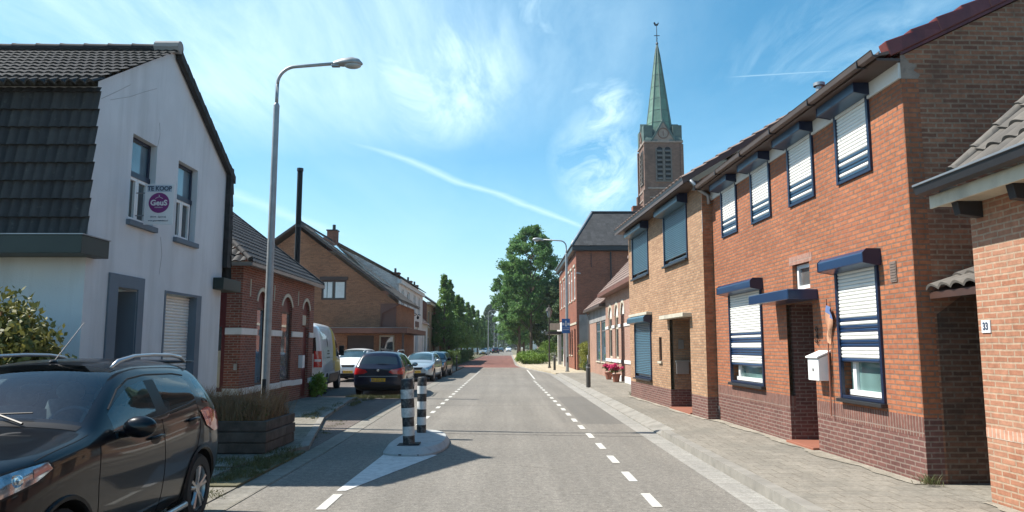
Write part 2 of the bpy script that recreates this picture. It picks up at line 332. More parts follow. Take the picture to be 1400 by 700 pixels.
# ---------------------------------------------------------------- palette
MT = dict(
 asphalt=None,
 brick_red=brickmat('red_facing_brick', (.40, .148, .070), (.30, .104, .052), (.20, .13, .095), bump=.9, ms=.011, stain=(.26, .10, .06), sd=.22, ssc=.7),
 brick_maroon=brickmat('maroon_plinth_brick', (.175, .082, .068), (.125, .058, .05), (.23, .17, .14), bump=.7),
 brick_old=brickmat('old_gable_brick', (.38, .165, .095), (.19, .085, .055), (.31, .21, .145), bump=1., ms=.012, stain=(.12, .07, .05), sd=.35, bw=.2, ssc=1.3),
 brick_33=brickmat('pink_brown_brick', (.31, .135, .080), (.37, .185, .115), (.37, .27, .19), bump=.8, ms=.010, bias=-.1, stain=(.42, .28, .20), sd=.2),
 brick_yellow=brickmat('yellow_brick', (.44, .265, .155), (.31, .175, .10), (.27, .20, .14), bump=.8, ms=.010, stain=(.30, .17, .10), sd=.2),
 brick_arch=brickmat('rose_brick', (.37, .20, .145), (.30, .155, .11), (.36, .28, .22), bump=.5),
 brick_tall=brickmat('dark_red_brick', (.30, .10, .06), (.20, .068, .045), (.22, .14, .10), bump=.5),
 brick_small=brickmat('oxblood_brick', (.27, .085, .055), (.17, .056, .04), (.27, .19, .15), bump=.8, ms=.011),
 brick_brown=brickmat('brown_brick', (.38, .16, .082), (.24, .10, .055), (.24, .15, .095), bump=.5),
 brick_ochre=brickmat('ochre_brick', (.36, .22, .11), (.28, .16, .08), (.30, .24, .18), bump=.4),
 brick_white=brickmat('weathered_white_brick', (.80, .74, .68), (.60, .52, .46), (.68, .62, .56), bump=.5, stain=(.34, .28, .25), sd=.35, ssc=1.5),
 brick_dirt_shade=brickmat('sooted_shaded_brick', (.17, .085, .055), (.075, .045, .033), (.16, .12, .09), bump=.9, ms=.012, stain=(.045, .033, .027), sd=.35, ssc=1.6),  # sooty brick, darkened further with painted-in alley shade
 church_louvre=M('louvre_slate', (.13, .12, .11), .9, var=.2),
 brick_church=brickmat('church_brick', (.20, .115, .085), (.14, .08, .062), (.2, .16, .13), bump=.4, bw=.4, rh=.12, stain=(.09, .07, .06), sd=.3, ssc=.3),
 soldier=brickmat('soldier_course', (.19, .085, .065), (.14, .062, .05), (.23, .17, .14), bw=.062, rh=.24, offset=0, bump=.7),
 soldier_red=brickmat('soldier_course_light', (.38, .2, .15), (.3, .15, .11), (.3, .22, .18), bw=.062, rh=.24, offset=0, bump=.7),
 stucco=M('white_stucco', (.62, .645, .66),   .9, var=.07, vs=1.1, bump=.5, bs=45, dirt=(.49, .51, .515), ds=.8, streak=True),
 plaster_grey=M('grey_cement', (.27, .26, .25), .9, var=.15, vs=1, bump=.3, dirt=(.15, .15, .15)),
 surround=M('blue_grey_surround', (.13, .165, .20), .75, var=.08, bump=.1),
 green_trim=M('dark_green_trim', (.014, .026, .022), .5, var=.2),
 tile_dark=tilemat('anthracite_tiles', (.014, .014, .015), (.034, .032, .031), .145, .265, .78, (.14, .14, .12), .35),
 tile_grey=tilemat('grey_concrete_tiles', (.145, .130, .112), (.09, .082, .073), .24, .34, .88, (.12, .11, .10), .5),
 tile_small=tilemat('dark_grey_tiles', (.024, .023, .024), (.055, .052, .05), .2, .3, .7, (.12, .12, .10), .4),
 tile_red=tilemat('glazed_red_tiles', (.16, .035, .03), (.12, .025, .022), .3, .33, .25),
 tile_brown=tilemat('brown_tiles', (.20, .14, .115), (.15, .105, .09), .25, .3, .8, (.28, .25, .2), .4),
 slate=tilemat('old_slate', (.022, .023, .025), (.042, .043, .045), .3, .2, .75, (.22, .22, .2), .35),
 navy=M('navy_lacquer', (.008, .030, .085), .3, var=.06, coat=.3),
 navy_soft=M('sky_lit_navy_lacquer', (.018, .055, .105), .32, var=.06, coat=.3),  # lighter navy: sky reflection on the upper boxes put into the colour
 slate_blue=M('slate_blue_lacquer', (.045, .105, .145), .35, var=.06, coat=.2),
 dark_blue=M('dark_blue_frame', (.008, .016, .045), .35, var=.05),
 white_pvc=M('white_pvc', (.78, .78, .76), .4, var=.03),
 white_slat=M('white_slats', (.74, .74, .70), .45, var=.04),
 white_paint=M('white_paint', (.70, .69, .66), .6, var=.06, vs=4, dirt=(.5, .47, .42), ds=2),
 cream=M('cream_boards', (.52, .48, .38), .6, var=.08, vs=4, dirt=(.35, .32, .26), ds=3),
 brown_soffit=M('brown_soffit', (.075, .052, .042), .5, var=.1, vs=5),
 dark_metal=M('dark_metal', (.03, .03, .033), .4, .3, var=.1),
 black=M('black_plastic', (.010, .010, .011), .45, var=.1, spec=.2),
 rubber=M('tyre_rubber', (.018, .018, .018), .85, var=.15, bump=.2),
 zinc=M('weathered_zinc', (.30, .31, .32), .45, .7, var=.15),
  ridge_dark=M('dark_ridge_tile', (.022, .021, .022), .85, var=.2, vs=5),
 galv=M('galvanised_pole', (.32, .33, .33), .5, .35, var=.12, vs=6),
 alu=M('brushed_metal', (.45, .45, .44), .35, .8, var=.1),
 chrome=M('chrome', (.75, .76, .77), .12, 1., var=.03),
 silver=M('silver_rail', (.46, .48, .50), .32, .85, var=.03),
 brown_frame=M('dark_brown_timber', (.06, .03, .022), .5, var=.15),
 oxblood=M('oxblood_door_paint', (.10, .012, .014), .4, var=.1),
 brown_panel=M('brown_cladding', (.14, .055, .035), .6, var=.1),
 glass_dark=glassmat('dark_window_glass', (.022, .028, .032)),
 glass_teal=glassmat('teal_window_glass', (.13, .22, .21)),
 glass_sky=glassmat('pale_window_glass', (.10, .16, .20)),
 glass_curt=glassmat('curtained_window_glass', (.10, .10, .10), curtain=(.42, .42, .40)),
 car_glass=clearglass('clear_car_glass', (.68, .80, .82)),
 car_glass_dark=glassmat('tinted_car_glass', (.014, .020, .022), .02),
 car_glass_mid=glassmat('pale_car_glass', (.035, .065, .075), .02),
 paint_black=M('black_car_paint', (.0035, .0045, .007), .3, 0, var=.02, coat=.55, spec=.1),
 paint_navy=M('midnight_blue_paint', (.007, .010, .026), .3, 0, var=.02, coat=.8, spec=.15),
 paint_silver=M('silver_blue_paint', (.38, .44, .47), .3, .45, var=.02, coat=1.),
 paint_white=M('white_car_paint', (.78, .79, .79), .35, 0, var=.02, coat=.6, dirt=(.45, .45, .43), ds=1.5),
 paint_yellow=M('yellow_livery', (.72, .52, .02), .35, 0, var=.03, coat=.5),
 livery_grey=M('grey_livery', (.40, .42, .44), .35, 0, var=.05, coat=.5),
 red_lens=M('red_lens', (.45, .012, .015), .12, 0, var=.1, coat=1),
 lens_pink=M('pinkish_lens', (.42, .22, .20), .15, .3, var=.2, coat=1),
 amber=M('amber_lens', (.7, .25, .05), .15, var=.05, coat=1),
 headlight=M('headlight_lens', (.36, .40, .43), .12, .7, var=.5, vs=16, coat=1),
 plate_yellow=M('yellow_number_plate', (.75, .42, .02), .5, var=.03),
 seat=M('grey_seat_cloth', (.12, .125, .13), .9, var=.2, vs=20),
 dash=M('grey_dashboard', (.20, .21, .21), .7, var=.1),
 wood_planter=M('charcoal_timber', (.075, .055, .042), .85, var=.35, vs=6, bump=.6, bs=25, dirt=(.15, .12, .095), ds=2.5),
 soil=M('soil', (.06, .045, .03), 1, var=.3, bump=.5),
 terracotta=M('terracotta', (.27, .10, .06), .8, var=.1),
 post_dark=M('dark_post', (.05, .045, .038), .6, var=.25, vs=8),
 blue_sign=M('blue_sign', (.01, .10, .30), .4, var=.03),
 copper=M('verdigris_copper', (.10, .20, .15), .6, .1, var=.3, vs=.7, dirt=(.07, .13, .11), ds=.5, streak=True),
 lead=M('lead_grey', (.075, .115, .10), .6, .1, var=.3, vs=1.2),
 stone_grey=M('church_stone', (.27, .22, .19), .9, var=.2, vs=2),
 kerb=M('kerb_concrete', (.25, .235, .205), .9, var=.14, vs=5, bump=.3, dirt=(.15, .14, .12), ds=2),
 island=M('island_concrete', (.40, .41, .40), .9, var=.2, vs=5, bump=.5, dirt=(.2, .2, .2), ds=5),
 marking=M('road_paint', (.56, .55, .50), .8, var=.1, vs=20, bump=.2, dirt=(.30, .285, .25), ds=16),
 marking_worn=M('worn_road_paint', (.58, .58, .56), .85, var=.12, vs=10, bump=.2, dirt=(.36, .36, .35), ds=6),
 bark=M('bark', (.11, .085, .06), .95, var=.3, vs=5, bump=.6),
 orange_cloth=M('faded_flag', (.62, .33, .20), .9, var=.15, vs=9),
 blue_cloth=M('flag_blue', (.12, .18, .35), .9, var=.1),
 purple=M('sign_purple', (.16, .012, .13), .5, var=.03),
 sign_white=M('sign_white', (.62, .62, .63), .5, var=.02),
 ink=M('sign_ink', (.03, .05, .09), .6, var=.02),
)
def leafset():
    MT['leaf_plane'] = leafmat('broad_tree_foliage', (.06, .14, .045), (.17, .31, .09), .5, .8)
    MT['leaf_col'] = leafmat('upright_tree_foliage', (.09, .18, .045), (.22, .35, .09), .5, .8)
    MT['leaf_dark'] = leafmat('park_foliage', (.05, .09, .04), (.12, .18, .07), .4, .6)
    MT['leaf_lime'] = leafmat('lime_shrub_foliage', (.10, .19, .025), (.22, .34, .05), .25, 2)
    MT['leaf_hedge'] = leafmat('hedge_foliage', (.05, .10, .02), (.12, .19, .04), .2, 2)
    MT['leaf_gold'] = leafmat('golden_hedge_foliage', (.16, .18, .03), (.30, .30, .05), .2, 2)
    MT['leaf_bush'] = leafmat('olive_bush_foliage', (.045, .065, .015), (.26, .24, .06), .25, 4)
    MT['leaf_rust'] = leafmat('rust_leaf', (.16, .06, .02), (.3, .13, .04), .2, 4)
    MT['leaf_dry'] = leafmat('dry_stalks', (.17, .095, .045), (.36, .22, .11), .1, 6)
    MT['leaf_grass'] = leafmat('grass_blades', (.07, .085, .03), (.15, .15, .06), .2, 4)
    MT['petal'] = leafmat('pink_petals', (.55, .02, .12), (.75, .08, .25), .3, 9)
leafset()
def ground_mat(name, c, c2, speck, sp=.35, big=.35, rough=.9, patch=None, seam=False, tile=None, scale=90, gr=.22):
    m, t, p = nt(name); p.inputs['Roughness'].default_value = rough; p.inputs['Specular IOR Level'].default_value = .25
    g = node(t, 'NewGeometry').outputs['Position']
    o = mix(t, ramp(t, noise(t, g, big, 6, .6), .3, .7), c, c2)
    n1 = noise(t, g, scale, 3, .75)
    o = mix(t, ramp(t, n1, .52, .72, 0, sp), o, speck)
    h = node(t, 'HueSaturation'); t.links.new(o, h.inputs['Color']); t.links.new(ramp(t, noise(t, g, scale * .4, 5, .9), .36, .64, 1 - gr, 1 + gr), h.inputs['Value']); o = h.outputs[0]
    h = node(t, 'HueSaturation'); t.links.new(o, h.inputs['Color']); t.links.new(ramp(t, noise(t, g, scale * .13, 3, .7), .35, .65, 1 - gr * .45, 1 + gr * .45), h.inputs['Value']); o = h.outputs[0]
    mp = node(t, 'Mapping'); mp.inputs['Scale'].default_value = (1.6, .06, 1); t.links.new(g, mp.inputs[0])
    h = node(t, 'HueSaturation'); t.links.new(o, h.inputs['Color']); t.links.new(ramp(t, noise(t, mp.outputs[0], 1.3, 4, .6), .3, .7, .86, 1.12), h.inputs['Value']); o = h.outputs[0]
    if seam:
        sx = node(t, 'SeparateXYZ'); t.links.new(g, sx.inputs[0])
        def line(expr_y, wob, w, depth):
            nonlocal o
            a = node(t, 'Math', operation='ADD'); t.links.new(sx.outputs['Y'], a.inputs[0])
            t.links.new(ramp(t, noise(t, g, .8, 5, .7), 0, 1, -wob, wob), a.inputs[1])
            s_ = node(t, 'Math', operation='MULTIPLY_ADD'); t.links.new(sx.outputs['X'], s_.inputs[0]); s_.inputs[1].default_value = expr_y[1]; t.links.new(a.outputs[0], s_.inputs[2])
            b = node(t, 'Math', operation='SUBTRACT'); t.links.new(s_.outputs[0], b.inputs[0]); b.inputs[1].default_value = expr_y[0]
            c_ = node(t, 'Math', operation='ABSOLUTE'); t.links.new(b.outputs[0], c_.inputs[0])
            o = mix(t, ramp(t, c_.outputs[0], w * .5, w, depth, 0), o, (.025, .023, .02))
        line((14.9, .14), .10, .035, .9)
        line((22.2, .0), .1, .05, .5)
        line((33.0, .02), .1, .08, .4)
        line((11.2, .9), .8, .012, .5)
        # darker repaired strip on the right
        mr = node(t, 'Math', operation='COMPARE'); t.links.new(sx.outputs['X'], mr.inputs[0]); mr.inputs[1].default_value = 2.2; mr.inputs[2].default_value = .52
        mr2 = node(t, 'Math', operation='COMPARE'); t.links.new(sx.outputs['Y'], mr2.inputs[0]); mr2.inputs[1].default_value = 21.5; mr2.inputs[2].default_value = 4.6
        mm = node(t, 'Math', operation='MULTIPLY'); t.links.new(mr.outputs[0], mm.inputs[0]); t.links.new(mr2.outputs[0], mm.inputs[1])
        mk = node(t, 'Math', operation='MULTIPLY'); t.links.new(mm.outputs[0], mk.inputs[0]); mk.inputs[1].default_value = .55
        o = mix(t, mk.outputs[0], o, (.115, .11, .10))
    hh = n1
    if tile:
        b = node(t, 'TexBrick'); b.offset = tile[2]
        for k, v in (('Scale', 1), ('Mortar Size', tile[3]), ('Mortar Smooth', .3), ('Brick Width', tile[0]), ('Row Height', tile[1])): b.inputs[k].default_value = v
        b.inputs['Color1'].default_value = (.91, .91, .91, 1); b.inputs['Color2'].default_value = (1.06, 1.06, 1.06, 1); b.inputs['Mortar'].default_value = (.6, .57, .52, 1)
        if len(tile) > 4:
            mq = node(t, 'Mapping'); mq.inputs['Rotation'].default_value = (0, 0, tile[4]); t.links.new(g, mq.inputs[0]); t.links.new(mq.outputs[0], b.inputs['Vector'])
        else: t.links.new(g, b.inputs['Vector'])
        o = mix(t, 1, o, b.outputs['Color'], 'MULTIPLY')
        bumpn(t, p, b.outputs['Fac'], -.4, .006)
    else: bumpn(t, p, hh, .6, .008)
    if patch: o = mix(t, ramp(t, noise(t, g, .9, 6, .7), .52, .66, 0, .8), o, patch)
    t.links.new(o, p.inputs['Base Color']); return m
MT['asphalt'] = ground_mat('asphalt', (.163, .151, .132), (.205, .189, .163), (.37, .345, .30), sp=.6, seam=True, gr=.40)
MT['red_road'] = ground_mat('red_paving', (.185, .085, .07), (.215, .105, .085), (.26, .16, .13), tile=(.2, .1, .5, .006))
MT['pave'] = ground_mat('concrete_slabs', (.215, .197, .165), (.262, .240, .20), (.13, .122, .108), sp=.45, tile=(.3, .3, .5, .008), scale=60, patch=(.17, .16, .135))
MT['gutter'] = ground_mat('gutter_concrete', (.27, .26, .235), (.32, .305, .275), (.17, .165, .145), sp=.45, tile=(.6, .3, 0, .006), scale=60)
MT['bay'] = ground_mat('parking_clinkers', (.125, .105, .095), (.17, .145, .13), (.24, .2, .17), sp=.3, tile=(.2, .1, .5, .01, .0), patch=(.10, .09, .075))
MT['pave_left'] = ground_mat('mossy_slabs', (.20, .185, .155), (.27, .25, .21), (.11, .11, .07), sp=.5, tile=(.3, .3, .5, .012), patch=(.13, .125, .085))
MT['verge'] = ground_mat('weedy_verge', (.10, .095, .05), (.17, .15, .10), (.07, .09, .03), sp=.7, big=1.2, patch=(.06, .085, .03))
MT['earth'] = ground_mat('open_ground', (.16, .15, .10), (.22, .2, .14), (.1, .12, .05))
MT['plaza'] = ground_mat('plaza_paving', (.42, .36, .26), (.48, .42, .31), (.3, .25, .18), tile=(.3, .3, .5, .008))

# ---------------------------------------------------------------- setting: ground, road, pavements
mb = MB(); mb.box(-900, 900, -60, 1500, -1.2, -.05); struct(mb, 'ground', MT['earth'])
def strip(name, m, left, right, z, t=.05, zl=None, zr=None):
    """left/right: lists of (x,y) of equal length; top surface at z (or zl,zr)"""
    mb = MB(); n = len(left); zl = z if zl is None else zl; zr = z if zr is None else zr
    vs = [(x, y, zl) for x, y in left] + [(x, y, zr) for x, y in right] + [(x, y, zl - t) for x, y in left] + [(x, y, zr - t) for x, y in right]
    fs = []
    for i in range(n - 1):
        fs += [(i, i + 1, n + i + 1, n + i), (2 * n + i, 3 * n + i, 3 * n + i + 1, 2 * n + i + 1), (i, 2 * n + i, 2 * n + i + 1, i + 1), (n + i, n + i + 1, 3 * n + i + 1, 3 * n + i)]
    fs += [(0, n, 3 * n, 2 * n), (n - 1, 3 * n - 1, 4 * n - 1, 2 * n - 1)]
    mb.add(vs, fs); return struct(mb, name, m)
strip('road', MT['asphalt'], [(-3.4, -30), (-3.4, 62)], [(2.62, -30), (2.62, 62)], 0)
strip('red_road', MT['red_road'], [(-4.6, 62.003), (-4.6, 145)], [(5.2, 62.003), (1.2, 145)], .0)
strip('far_road', MT['asphalt'], [(-4.6, 145.003), (-4.6, 700)], [(1.2, 145.003), (2.5, 700)], .0)
# right gutter + kerb + pavement
strip('gutter', MT['gutter'], [(2.623, -30), (2.623, 46)], [(2.96, -30), (2.96, 46)], .004)
strip('kerb', MT['kerb'], [(2.963, -30), (2.963, 14.5)], [(3.12, -30), (3.12, 14.5)], .13, t=.2)
strip('dropped_kerb', MT['kerb'], [(2.963, 14.503), (2.963, 46)], [(3.26, 14.503), (3.26, 46)], 0, t=.1, zl=.03, zr=.115)
strip('pavement', MT['pave'], [(3.123, -30), (3.123, 14.5), (3.263, 14.503), (3.263, 46)], [(8.5, -30), (8.5, 14.5), (8.5, 14.503), (8.5, 46)], 0, t=.25, zl=.125, zr=.19)
# the kerb swings in where the road narrows
cur = [(2.963, 46.003), (2.8, 48.5), (2.4, 52), (1.9, 57), (1.45, 62), (1.1, 67), (1.0, 72), (1.0, 150)]
strip('kerb_bend', MT['gutter'], [(2.623, 46.003)] + [(x - .3, y) for x, y in cur[1:]], [(x, y) for x, y in cur], .012)
strip('plaza', MT['plaza'], cur, [(60, 46.003), (60, 48.5), (60, 52), (60, 57), (60, 62), (60, 67), (60, 72), (60, 150)], .1, t=.15)
# left side
MT['gutter_worn'] = ground_mat('worn_gutter', (.19, .18, .155), (.25, .235, .205), (.11, .11, .08), sp=.5, tile=(.6, .3, 0, .006), scale=60, patch=(.14, .135, .10))
strip('gutter_left', MT['gutter_worn'], [(-3.3, -30), (-3.3, 12.5), (-3.45, 20), (-3.6, 30), (-3.6, 62)], [(-2.98, -30), (-2.98, 12.5), (-3.13, 20), (-3.25, 30), (-3.25, 62)], .008)
strip('parking_bay', MT['bay'], [(-3.302, 12.6), (-4.3, 17.7), (-4.9, 23.4), (-5.5, 26), (-5.5, 46)], [(-3.3, 12.58), (-3.42, 17.7), (-3.5, 23.4), (-3.6, 26), (-3.6, 46)], .012)
strip('bay_kerb', MT['kerb'], [(-3.42, 12.4), (-4.42, 17.7), (-5.02, 23.4), (-5.02, 24.6)], [(-3.305, 12.6), (-4.303, 17.7), (-4.903, 23.4), (-4.903, 24.6)], .085, t=.15)
strip('pavement_left', MT['pave_left'], [(-6.6, 10.5), (-6.6, 12.4), (-6.6, 17.7), (-6.6, 23.4), (-6.6, 24.6)], [(-3.8, 10.5), (-3.423, 12.4), (-4.423, 17.7), (-5.023, 23.4), (-5.023, 24.6)], .08, t=.12)
strip('verge', MT['verge'], [(-3.8, 9.3), (-3.8, 10.497), (-3.425, 12.38)], [(-3.302, 9.3), (-3.302, 10.497), (-3.302, 12.38)], .04)
strip('verge_path', MT['pave_left'], [(-12, 9.3), (-12, 10.497)], [(-3.803, 9.3), (-3.803, 10.497)], .06)
strip('forecourt_near', MT['pave_left'], [(-14, -30), (-14, 9.297)], [(-3.303, -30), (-3.303, 9.297)], .02)
strip('forecourt', MT['bay'], [(-16, 24.603), (-16, 46), (-16, 62)], [(-5.52, 24.603), (-5.503, 46), (-5.503, 62)], .02)
strip('pavement_far_left', MT['pave_left'], [(-5.5, 46.003), (-5.5, 62)], [(-3.603, 46.003), (-3.603, 62)], .09, t=.12)
strip('verge_far_left', MT['verge'], [(-16, 62.003), (-16, 300)], [(-4.603, 62.003), (-4.603, 300)], .05, t=.1)
# painted markings
def dash(x0, x1, y0, y1, slope=0, m='marking'):
    mb = MB(); mb.add([(x0, y0, .006), (x1, y0, .006), (x1 + slope, y1, .006), (x0 + slope, y1, .006)], [(0, 1, 2, 3)]); return struct(mb, 'road_marking', MT[m])
y = 7.55
for i in range(21):
    y0 = 8.35 + (i - 1) * 1.52
    xr = 1.62 if y0 < 13 else 1.62 - (y0 - 13) * .011
    dash(xr - .055, xr + .055, y0 - .12, y0 + .62)
for i in range(3): dash(1.40, 1.49, 40 + i * 5.2, 45.2 + i * 5.2 - .01)
for i in range(2): dash(-2.04, -1.93, 6.7 + i * 1.52 - .1, 7.42 + i * 1.52)
for i in range(24): dash(-2.03, -1.92, 16.6 + i * 1.5, 17.25 + i * 1.5)
mb = MB(); mb.poly([(-2.05, 9.15, .006), (-1.94, 9.15, .006), (-1.12, 12.1, .006), (-1.98, 12.35, .006)]); struct(mb, 'road_marking', MT['marking_worn'])

# ---------------------------------------------------------------- windows
def win(house, F, u0, u1, z0, z1, fm='white_pvc', pm='glass_dark', inset=.1, fw=.06, mu=(), mz=(), sill=None, holes=None, name='window', dd=.05):
    mb = MB(F)
    mb.box(u0, u1, -inset, -inset + dd, z0, z0 + fw); mb.box(u0, u1, -inset, -inset + dd, z1 - fw, z1)
    mb.box(u0, u0 + fw, -inset, -inset + dd, z0 + fw, z1 - fw); mb.box(u1 - fw, u1, -inset, -inset + dd, z0 + fw, z1 - fw)
    for m in mu: mb.box(m - fw * .45, m + fw * .45, -inset + .002, -inset + dd - .002, z0 + fw, z1 - fw)
    for m in mz: mb.box(u0 + fw, u1 - fw, -inset + .004, -inset + dd - .004, m - fw * .45, m + fw * .45)
    w = mb.build(name, MT[fm], house)
    mb = MB(F); mb.box(u0 + .01, u1 - .01, -inset - .02, -inset + dd * .4, z0 + .01, z1 - .01); mb.build('pane', MT[pm], w)
    if sill:
        mb = MB(F); mb.box(u0 - .05, u1 + .05, -inset + dd, .06, z0 - .07, z0 - .002); mb.build('sill', MT[sill], w, bevel=.006)
    return w
def shutter_window(house, F, u0, u1, z0, z1, zs, stripes, cm, bm_, fm, boxd=.2, boxh=.22, boxdrop=0, wm='white_pvc', slat=.05):
    """roller shutter: zs is where the curtain ends; stripes fractions from the top in the second colour"""
    g = MB(F); rw = .055
    g.box(u0, u0 + rw, -.02, .035, z0, z1); g.box(u1 - rw, u1, -.02, .035, z0, z1); g.box(u0 + rw, u1 - rw, -.02, .03, z0, z0 + .045)
    w = g.build('window', MT[fm], house, bevel=.005)
    h = boxh
    g = MB(F); g.prismu([(-.01, z1 - .01), (.05, z1 - .01), (boxd, z1 + .02), (boxd, z1 + h * .75), (boxd - .05, z1 + h), (-.01, z1 + h)], u0 - .06, u1 + .06)
    bx_ = g.build('shutter_box', MT[bm_], w, bevel=.012)
    for ue in (u0 - .075, u1 + .062):
        g = MB(F); g.prismu([(-.01, z1 - .015), (.05, z1 - .015), (boxd + .004, z1 + .018), (boxd + .004, z1 + h * .75), (boxd - .05, z1 + h + .004), (-.01, z1 + h + .004)], ue, ue + .013); g.build('end_cap', MT[fm], bx_)
    g = MB(F); g.box(u0 + .075, u0 + .10, .011, .02, zs + .012, zs + .034); g.build('latch', MT['black'], w)
    g = MB(F); n = int(round((z1 - zs) / slat)); H = (z1 - zs) / n
    for i in range(n):
        a = z1 - (i + 1) * H
        mi = 1 if i in stripes else 0
        g.prismu([(-.012, a), (.002, a + .004), (.010, a + H * .35), (.010, a + H * .65), (.002, a + H - .004), (-.012, a + H)], u0 + rw, u1 - rw, mi)
    g.build('shutter', [MT[cm], MT[bm_]], w)
    if zs > z0 + .1:
        a0, a1 = u0 + rw, u1 - rw; s = MB(F)
        s.box(a0, a1, -.14, -.08, z0 + .05, z0 + .12); s.box(a0, a0 + .07, -.14, -.08, z0 + .12, zs + .1); s.box(a1 - .22, a1 - .13, -.14, -.08, z0 + .12, zs + .1)
        s.build('sash', MT[wm], w)
        s = MB(F); s.box(a0, a1, -.2, -.12, z0 + .06, zs + .1); s.build('pane', MT['glass_teal'], w)
        s = MB(F); s.box(u0 - .02, u1 + .02, -.08, .09, z0 - .05, z0 - .003); s.build('sill', MT['dark_metal'], w, bevel=.004)
    return w
def pipe(house, F, pts, r=.04, m='zinc', name='downpipe'):
    mb = MB(F); mb.tube([Vector(p) for p in pts], r, 10)
    return mb.build(name, MT[m], house, smooth=True)
def gutter(house, F, u0, u1, d, z, r=.07, m='dark_metal'):
    mb = MB(F); mb.prismu([(d - r, z), (d - r * .8, z - r * 1.1), (d, z - r * 1.4), (d + r * .8, z - r * 1.1), (d + r, z), (d + r * 1.15, z + .012), (d + r * .85, z + .012), (d + r * .5, z - r * .8), (d - r * .6, z - r * .8), (d - r * .8, z)], u0, u1)
    return mb.build('gutter', MT[m], house)
# ================================================================ RIGHT SIDE
# ---- house at the right edge (number 33)
h = thing('brick_house', 'pinkish brick house with number plate 33 and grey tiled eaves at the right edge', 'house', (4.92, 7.72, .1))
F = Frame(4.92, 7.72, 0, -1, -1, 0)
mb = MB(F); wall(mb, rect(0, 11.7, 0, 3.4)); mb.add([(0, 0, 0), (0, -6, 0), (0, -6, 5.9), (0, -2.8, 5.9), (0, 0, 3.36)], [(0, 1, 2, 3, 4)])
mb.box(11.7, 11.9, -6, 0, 0, 3.5); mb.build('wall', MT['brick_33'], h)
mb = MB(F); mb.box(.0, 11.7, -.02, .004, .80, .90); mb.build('brick_band', brickmat('upright_course', (.42, .21, .14), (.46, .25, .17), (.46, .36, .28), bw=.062, rh=.2, offset=0), h)
mb = MB(F); mb.box(-.12, 11.7, .0, .32, 3.22, 3.27); mb.box(-.14, 11.7, .32, .345, 3.20, 3.34); mb.build('soffit_board', MT['cream'], h, bevel=.006)
for i in range(8):
    mb = MB(F); mb.prismu([(0, 3.05), (.24, 3.08), (.27, 3.22), (0, 3.22)], .12 + i * .85, .22 + i * .85); mb.build('bracket', MT['slate_blue'] if 0 else MT['dark_metal'], h, bevel=.006)
gutter(h, F, -.16, 11.8, .42, 3.44, .075)
mb = MB(F); mb.box(-.16, 11.8, .50, .512, 3.445, 3.465); mb.build('gutter_lip', MT['zinc'], h)
mb = MB(); tile_roof(mb, (4.60, -4, 3.47), (0, 1, 0), (1, 0, .92), 11.42, 4.2, .24, .34, .028, .035, res=8)
mb.box(4.62, 7.6, 7.70, 7.74, 3.3, 3.42)
rf = mb.build('roof', MT['tile_grey'], h); rf.location = -h.location
mb = MB()
for i in range(12):
    p = Vector((4.60 + i * .25, 7.44, 3.50 + i * .23)); q = p + Vector((.265, 0, .244)); mb.tube([p, p + (q - p) * .12, q], [.085, .075, .062], 10)
v = mb.build('verge_tiles', MT['tile_grey'], rf, smooth=True, auto=50)
mb = MB(F); mb.box(.06, .20, 0, .012, 1.86, 1.99); pl = mb.build('number_plate', MT['sign_white'], h, bevel=.003)
text_mesh('house_number', '33', .105, MT['ink'], F(.13, .014, 1.925) and (Vector(F(.13, .0135, 1.925)) - h.location), (R(90), 0, R(-90)), pl, sx=.85)
mb = MB(F); mb.tube([(.12, .02, 0.0), (.12, .02, .01)], .001); 
# alley canopy
c = thing('alley_canopy', 'small grey tiled lean-to canopy over the dark alley between the two right houses', 'canopy', (5.0, 8.2, 2.3))
mb = MB(); tile_roof(mb, (4.95, 7.74, 2.40), (0, 1, 0), (1, 0, .42), .96, 1.6, .24, .34, .026, .03, res=8); o = mb.build('tiles', MT['tile_grey'], c); o.location = -c.location
mb = MB(); mb.add([(5.0, 7.74, 2.36), (5.0, 8.69, 2.36), (6.5, 8.69, 2.98), (6.5, 7.74, 2.98)], [(0, 1, 2, 3)]); mb.box(4.99, 5.04, 7.74, 8.7, 2.28, 2.36); o = mb.build('rafter_board', MT['brown_frame'], c); o.location = -c.location
g = MB(); 
for i in range(8): g.box(6.30, 6.34, 7.76 + i * .116, 7.76 + i * .116 + .108, .18, 2.3)
tag(g.build('alley_gate', MT['brown_frame']), 'dark timber gate deep in the alley beside house 33', 'gate')

# ---- red brick house
h = thing('red_brick_house', 'orange-red brick house with blue and white striped roller shutters', 'house', (4.84, 8.73, .1))
F = Frame(4.84, 8.73, -.03, 1, -1, -.03)
L = 7.66; UW = [(.77, 1.73), (2.47, 3.44), (4.23, 5.19), (6.0, 6.97)]; GW = [(.78, 1.95), (4.87, 6.70)]
D0, D1 = 2.78, 3.80
mb = MB(F)
wall(mb, [(0, .9), (D0, .9), (D0, 2.42), (D1, 2.42), (D1, .9), (L, .9), (L, 5.32), (0, 5.32)], [rect(a, b, 4.03, 5.05) for a, b in UW] + [rect(a, b, 1.0, 2.78) for a, b in GW] + [rect(2.83, 3.47, 2.64, 3.06)], reveal=.15)
w = mb.build('wall', MT['brick_red'], h)
mb = MB(F); mb.box(0, D0, -.1, .001, 0, .67); mb.box(D1, L, -.1, .001, 0, .67)
mb.box(D0 - .1, D0, -1.3, -.1, 0, 2.42); mb.box(D1, D1 + .1, -1.3, -.1, 0, 2.42); mb.box(D0, D1, -1.3, -.15, 2.42, 2.5); mb.build('plinth', MT['brick_maroon'], h)
mb = MB(F); mb.box(0, D0, -.1, .004, .67, .905); mb.box(D1, L, -.1, .004, .67, .905); mb.build('soldier_band', MT['soldier'], h)
